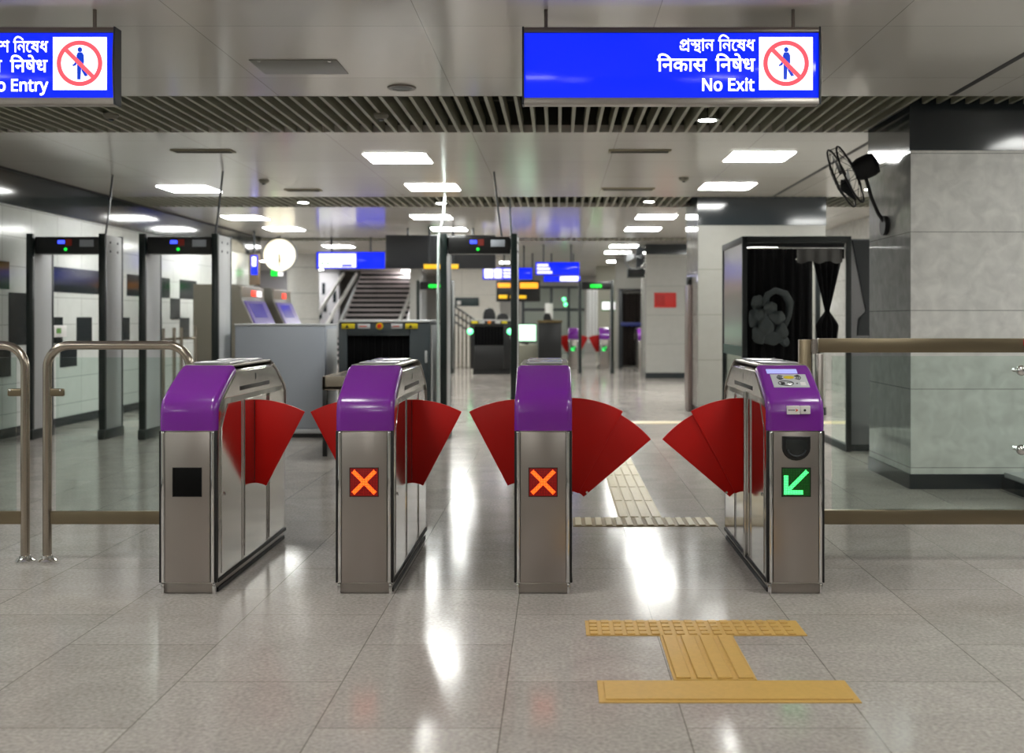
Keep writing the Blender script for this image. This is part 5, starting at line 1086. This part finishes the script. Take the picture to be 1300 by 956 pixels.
mb = MB((wx(385,25), 25.4, 0)); mb.cyl((wx(385,25.4), 25.4, 0), (wx(385,25.4), 25.4, ZC), .37, mat('column_granite', (190,190,186), .2, noise=(20,.12)), 48)
for z in (.6, 1.2, 1.8, 2.4): mb.cyl((wx(385,25.4), 25.4, z-.004), (wx(385,25.4), 25.4, z+.004), .372, DGREY, 48)
ob = mb.build('column'); ob['kind'] = 'structure'; ob['label'] = 'round grey granite column below the lit clock'
# tall stair side wall with dark accents
mb = MB((wx(420,33), 33.6, 0)); mb.box(-9.9, sxa-.6, 33.8, 34.0, 0, ZC, mat('lilac_white_wall', (178,176,182), .35))
for px, z in ((367,1.75),(372,1.55),(392,1.7),(398,1.45),(382,1.3),(384,1.0),(410,2.15),(412,1.6),(406,1.4),(424,1.9),(420,1.2)):
    mb.box(wx(px-2,33.7), wx(px+2,33.7), 33.78, 33.81, z-.18, z+.18, BLKTILE)
ob = mb.build('wall_stair'); ob['kind'] = 'structure'
# balustrade and low dark notice in front of the central far wall
t = thing('ramp_railing', 'grey sloping railing in front of the pale far wall', 'railing', (wx(588,25.6), 25.6, 0)); o = (wx(588,25.6), 25.6, 0)
for k in range(6):
    px = 577+k*5; mb = MB(o); mb.cyl((wx(px,25.6), 25.6, 0), (wx(px,25.6), 25.6, wz(389+k*3.4,25.6)), .02, TUBE, 10); mb.build('post', t)
for dz in (0, .18, .36):
    mb = MB(o); mb.tube([(wx(575,25.6), 25.6, wz(387.5,25.6)-dz), (wx(604,25.6), 25.6, wz(407,25.6)-dz)], .022, DGREY, 10); mb.build('rail', t)
t, put = board('wall_board', 577.5, 608, 377.5, 388.5, 26.97, .03, mat('board_teal', (40,56,58), .4), 'dark board on the pale far wall', 'notice board')
put('paper_note', 580, 585, 382, 387, STICK, None, .004)

# ================================================================ FAR CHECKPOINT
o = (wx(697,24.2), 24.2, 0); t = thing('security_desk', 'black desk with a brown top right of the distant scanner', 'desk', o)
mb = MB(o); mb.box(wx(683,24.2), wx(713,24.2), 24.2, 24.8, .03, 1.12, BLACK, .01); mb.build('body', t)
mb = MB(o); mb.box(wx(682,24.2), wx(714,24.2), 24.15, 24.85, 1.12, 1.17, mat('desk_brown', (96,78,40), .4), .006); mb.build('top', t)
mb = MB(o); mb.box(wx(684,24.2), wx(712,24.2), 24.22, 24.78, 0, .03, DGREY); mb.build('plinth', t)
o = (wx(695,25.4), 25.4, 0); t = thing('desk_chair', 'dark chair back rising behind the black security desk', 'chair', o)
mb = MB(o); cxx = wx(695,25.4)
mb.prism([(cxx-.11, .75), (cxx+.11, .75), (cxx+.095, 1.24), (cxx+.055, 1.33), (cxx-.055, 1.34), (cxx-.095, 1.26)], 'y', 25.4, 25.47, BLACK, .02, 3); mb.build('backrest', t)
mb = MB(o); mb.box(cxx-.22, cxx+.22, 25.0, 25.42, .44, .52, BLACK, .03, 3); mb.build('seat', t)
mb = MB(o); mb.cyl((cxx, 25.22, .06), (cxx, 25.22, .45), .03, CHROME, 12); mb.box(cxx-.02, cxx+.02, 25.38, 25.46, .48, .80, BLACK, .005)
for k in range(5): a = 2*PI*k/5; mb.tube([(cxx, 25.22, .08), (cxx+.25*math.cos(a), 25.22+.25*math.sin(a), .03)], .02, BLACK, 8)
mb.build('pedestal', t)
o = (wx(668,24.6), 24.6, 0); t = thing('lit_counter', 'low counter with a glowing mint-white screen between scanner and desk', 'counter', o)
mb = MB(o); mb.box(wx(656,24.6), wx(682,24.6), 24.6, 25.1, .02, .62, mat('counter_cream', (180,178,160), .4), .01); mb.build('body', t)
mb = MB(o); mb.box(wx(656.5,24.6), wx(681.5,24.6), 24.62, 24.72, .66, 1.10, DGREY, .01); mb.box(wx(666,24.6), wx(671,24.6), 24.66, 24.76, .60, .70, DGREY); m_ = mb.build('monitor', t)
mb = MB(o); mb.box(wx(657.5,24.6), wx(680.5,24.6), 24.605, 24.625, .70, 1.07, MINT, .003); mb.build('screen', m_)
# white screen, sign and curtained doorway on the right of the far checkpoint
mb = MB((wx(752,29.5), 29.5, 0)); mb.grid(lambda u, v: (wx(745,29.5)+(wx(759,29.5)-wx(745,29.5))*u, 29.5+.02*math.sin(u*20), .55+1.5*v), 24, 6, mat('white_cloth', (228,228,228), .7), .006); tag(mb.build('white_drape'), 'tall white drape seen through the thin far detector', 'drape')
t, put = board('wall_sign', 763.5, 786, 382, 394.5, 30.96, .03, mat('sign_green_frame', (70,150,90), .5), 'white notice with a green border right of the thin far detector', 'sign')
put('white_field', 764.3, 785.2, 383.3, 393.2, SIGNWHITE, None, .004)
dD = 26.6; o = (wx(802,dD), dD, 0); t = thing('curtained_doorway', 'doorway with a dark brown curtain and blue belt left of the poster pillar', 'doorway', o)
mb = MB(o); X0, X1, Z1 = wx(788,dD), wx(818,dD), wz(366.5,dD)
mb.box(X0-.05, X0+.05, dD, dD+.12, 0, Z1, DGREY, .006); mb.box(X1-.05, X1+.05, dD, dD+.12, 0, Z1, DGREY, .006); mb.box(X0-.05, X1+.05, dD, dD+.12, Z1-.05, Z1, BLACK, .006); mb.build('frame', t)
mb = MB(o); mb.grid(lambda u, v: (X0+.05+(X1-X0-.1)*u, dD+.06+.025*math.sin(u*26+.4*math.sin(v*3)), .05+(Z1-.16)*v), 50, 8, CURTB, .006); mb.build('curtain', t)
mb = MB(o); mb.box(X0, X1, dD-.02, dD-.005, wz(414,dD), wz(409,dD), mat('belt_blue', (36,46,110), .5), .002); mb.build('belt', t)
mb = MB((wx(802,dD+.3), dD+.3, Z1)); mb.box(X0-.12, X1+.2, dD+.14, dD+.3, 0, ZC, mat('wall_doorway_grey', (170,168,160), .4)); ob = mb.build('wall_doorway'); ob['kind'] = 'structure'
t, put = board('equipment_box', 797, 818.5, 340.5, 352, 22.3, .3, DGREEN, 'dark box under the distant fan', 'equipment box')
put('vent_slots', 800, 815, 343, 349, BLACK, None, .006)
# counters and partitions beyond the far checkpoint
t = thing('glass_partition', 'steel framed glass partition beyond the security desk', 'partition', (wx(705,30), 30, 0)); o = (wx(705,30), 30, 0)
mb = MB(o)
for px in (664, 700, 722): mb.box(wx(px,30)-.04, wx(px,30)+.04, 30, 30.08, 0, 2.1, DGREY, .005)
mb.box(wx(664,30), wx(742,30), 30, 30.08, 2.05, 2.12, DGREY, .005); mb.box(wx(664,30), wx(742,30), 30, 30.08, 1.42, 1.5, DGREY, .005); mb.build('frame', t)
mb = MB(o); mb.box(wx(664,30), wx(742,30), 30.03, 30.045, .1, 2.05, GLASSG); mb.build('pane', t)
mb = MB(o); mb.box(wx(692,30), wx(702,30), 29.99, 30.0, wz(405,30), wz(385,30), STICK, .002); mb.build('notice', t)
for px, py, lab in ((716, 380, 'greenish white lamp glowing beyond the security desk, upper one'), (718, 386.5, 'greenish white lamp glowing beyond the security desk, lower one')):
    D = 29.7; o = (wx(px,D), D, wz(py,D)); t = thing('glow_lamp', lab, 'lamp', o)
    mb = MB(); mb.sphere((0,0,0), .055, TEAL); mb.build('bulb', t); mb = MB(); mb.cyl((0,.05,0), (0,.29,0), .012, DGREY, 10); mb.build('bracket', t)

# ================================================================ CAMERA, WORLD, RENDER LOOK
cam = bpy.data.cameras.new('camera'); co = bpy.data.objects.new('camera', cam); COL.objects.link(co)
co.location = (0, 0, HC); co.rotation_euler = (PI/2, 0, 0)
cam.sensor_fit = 'HORIZONTAL'; cam.sensor_width = 36; cam.lens = F*36/1300
cam.shift_x = -(VX-650)/1300; cam.shift_y = -(478-VY)/1300
cam.clip_end = 200
cam.dof.use_dof = True; cam.dof.focus_distance = 5.0; cam.dof.aperture_fstop = 2.4
SC.camera = co
w = bpy.data.worlds.new('world'); SC.world = w; w.use_nodes = True
w.node_tree.nodes['Background'].inputs[0].default_value = (.5,.5,.5,1); w.node_tree.nodes['Background'].inputs[1].default_value = 0.0
SC.view_settings.view_transform = 'Standard'; SC.view_settings.look = 'None'; SC.view_settings.gamma = 1; SC.view_settings.use_curve_mapping = False
SC.view_settings.exposure = 0.0
cy = SC.cycles; cy.use_denoising = True; cy.max_bounces = 10; cy.glossy_bounces = 6; cy.transparent_max_bounces = 12; cy.sample_clamp_indirect = 6
cy.caustics_reflective = False; cy.caustics_refractive = False
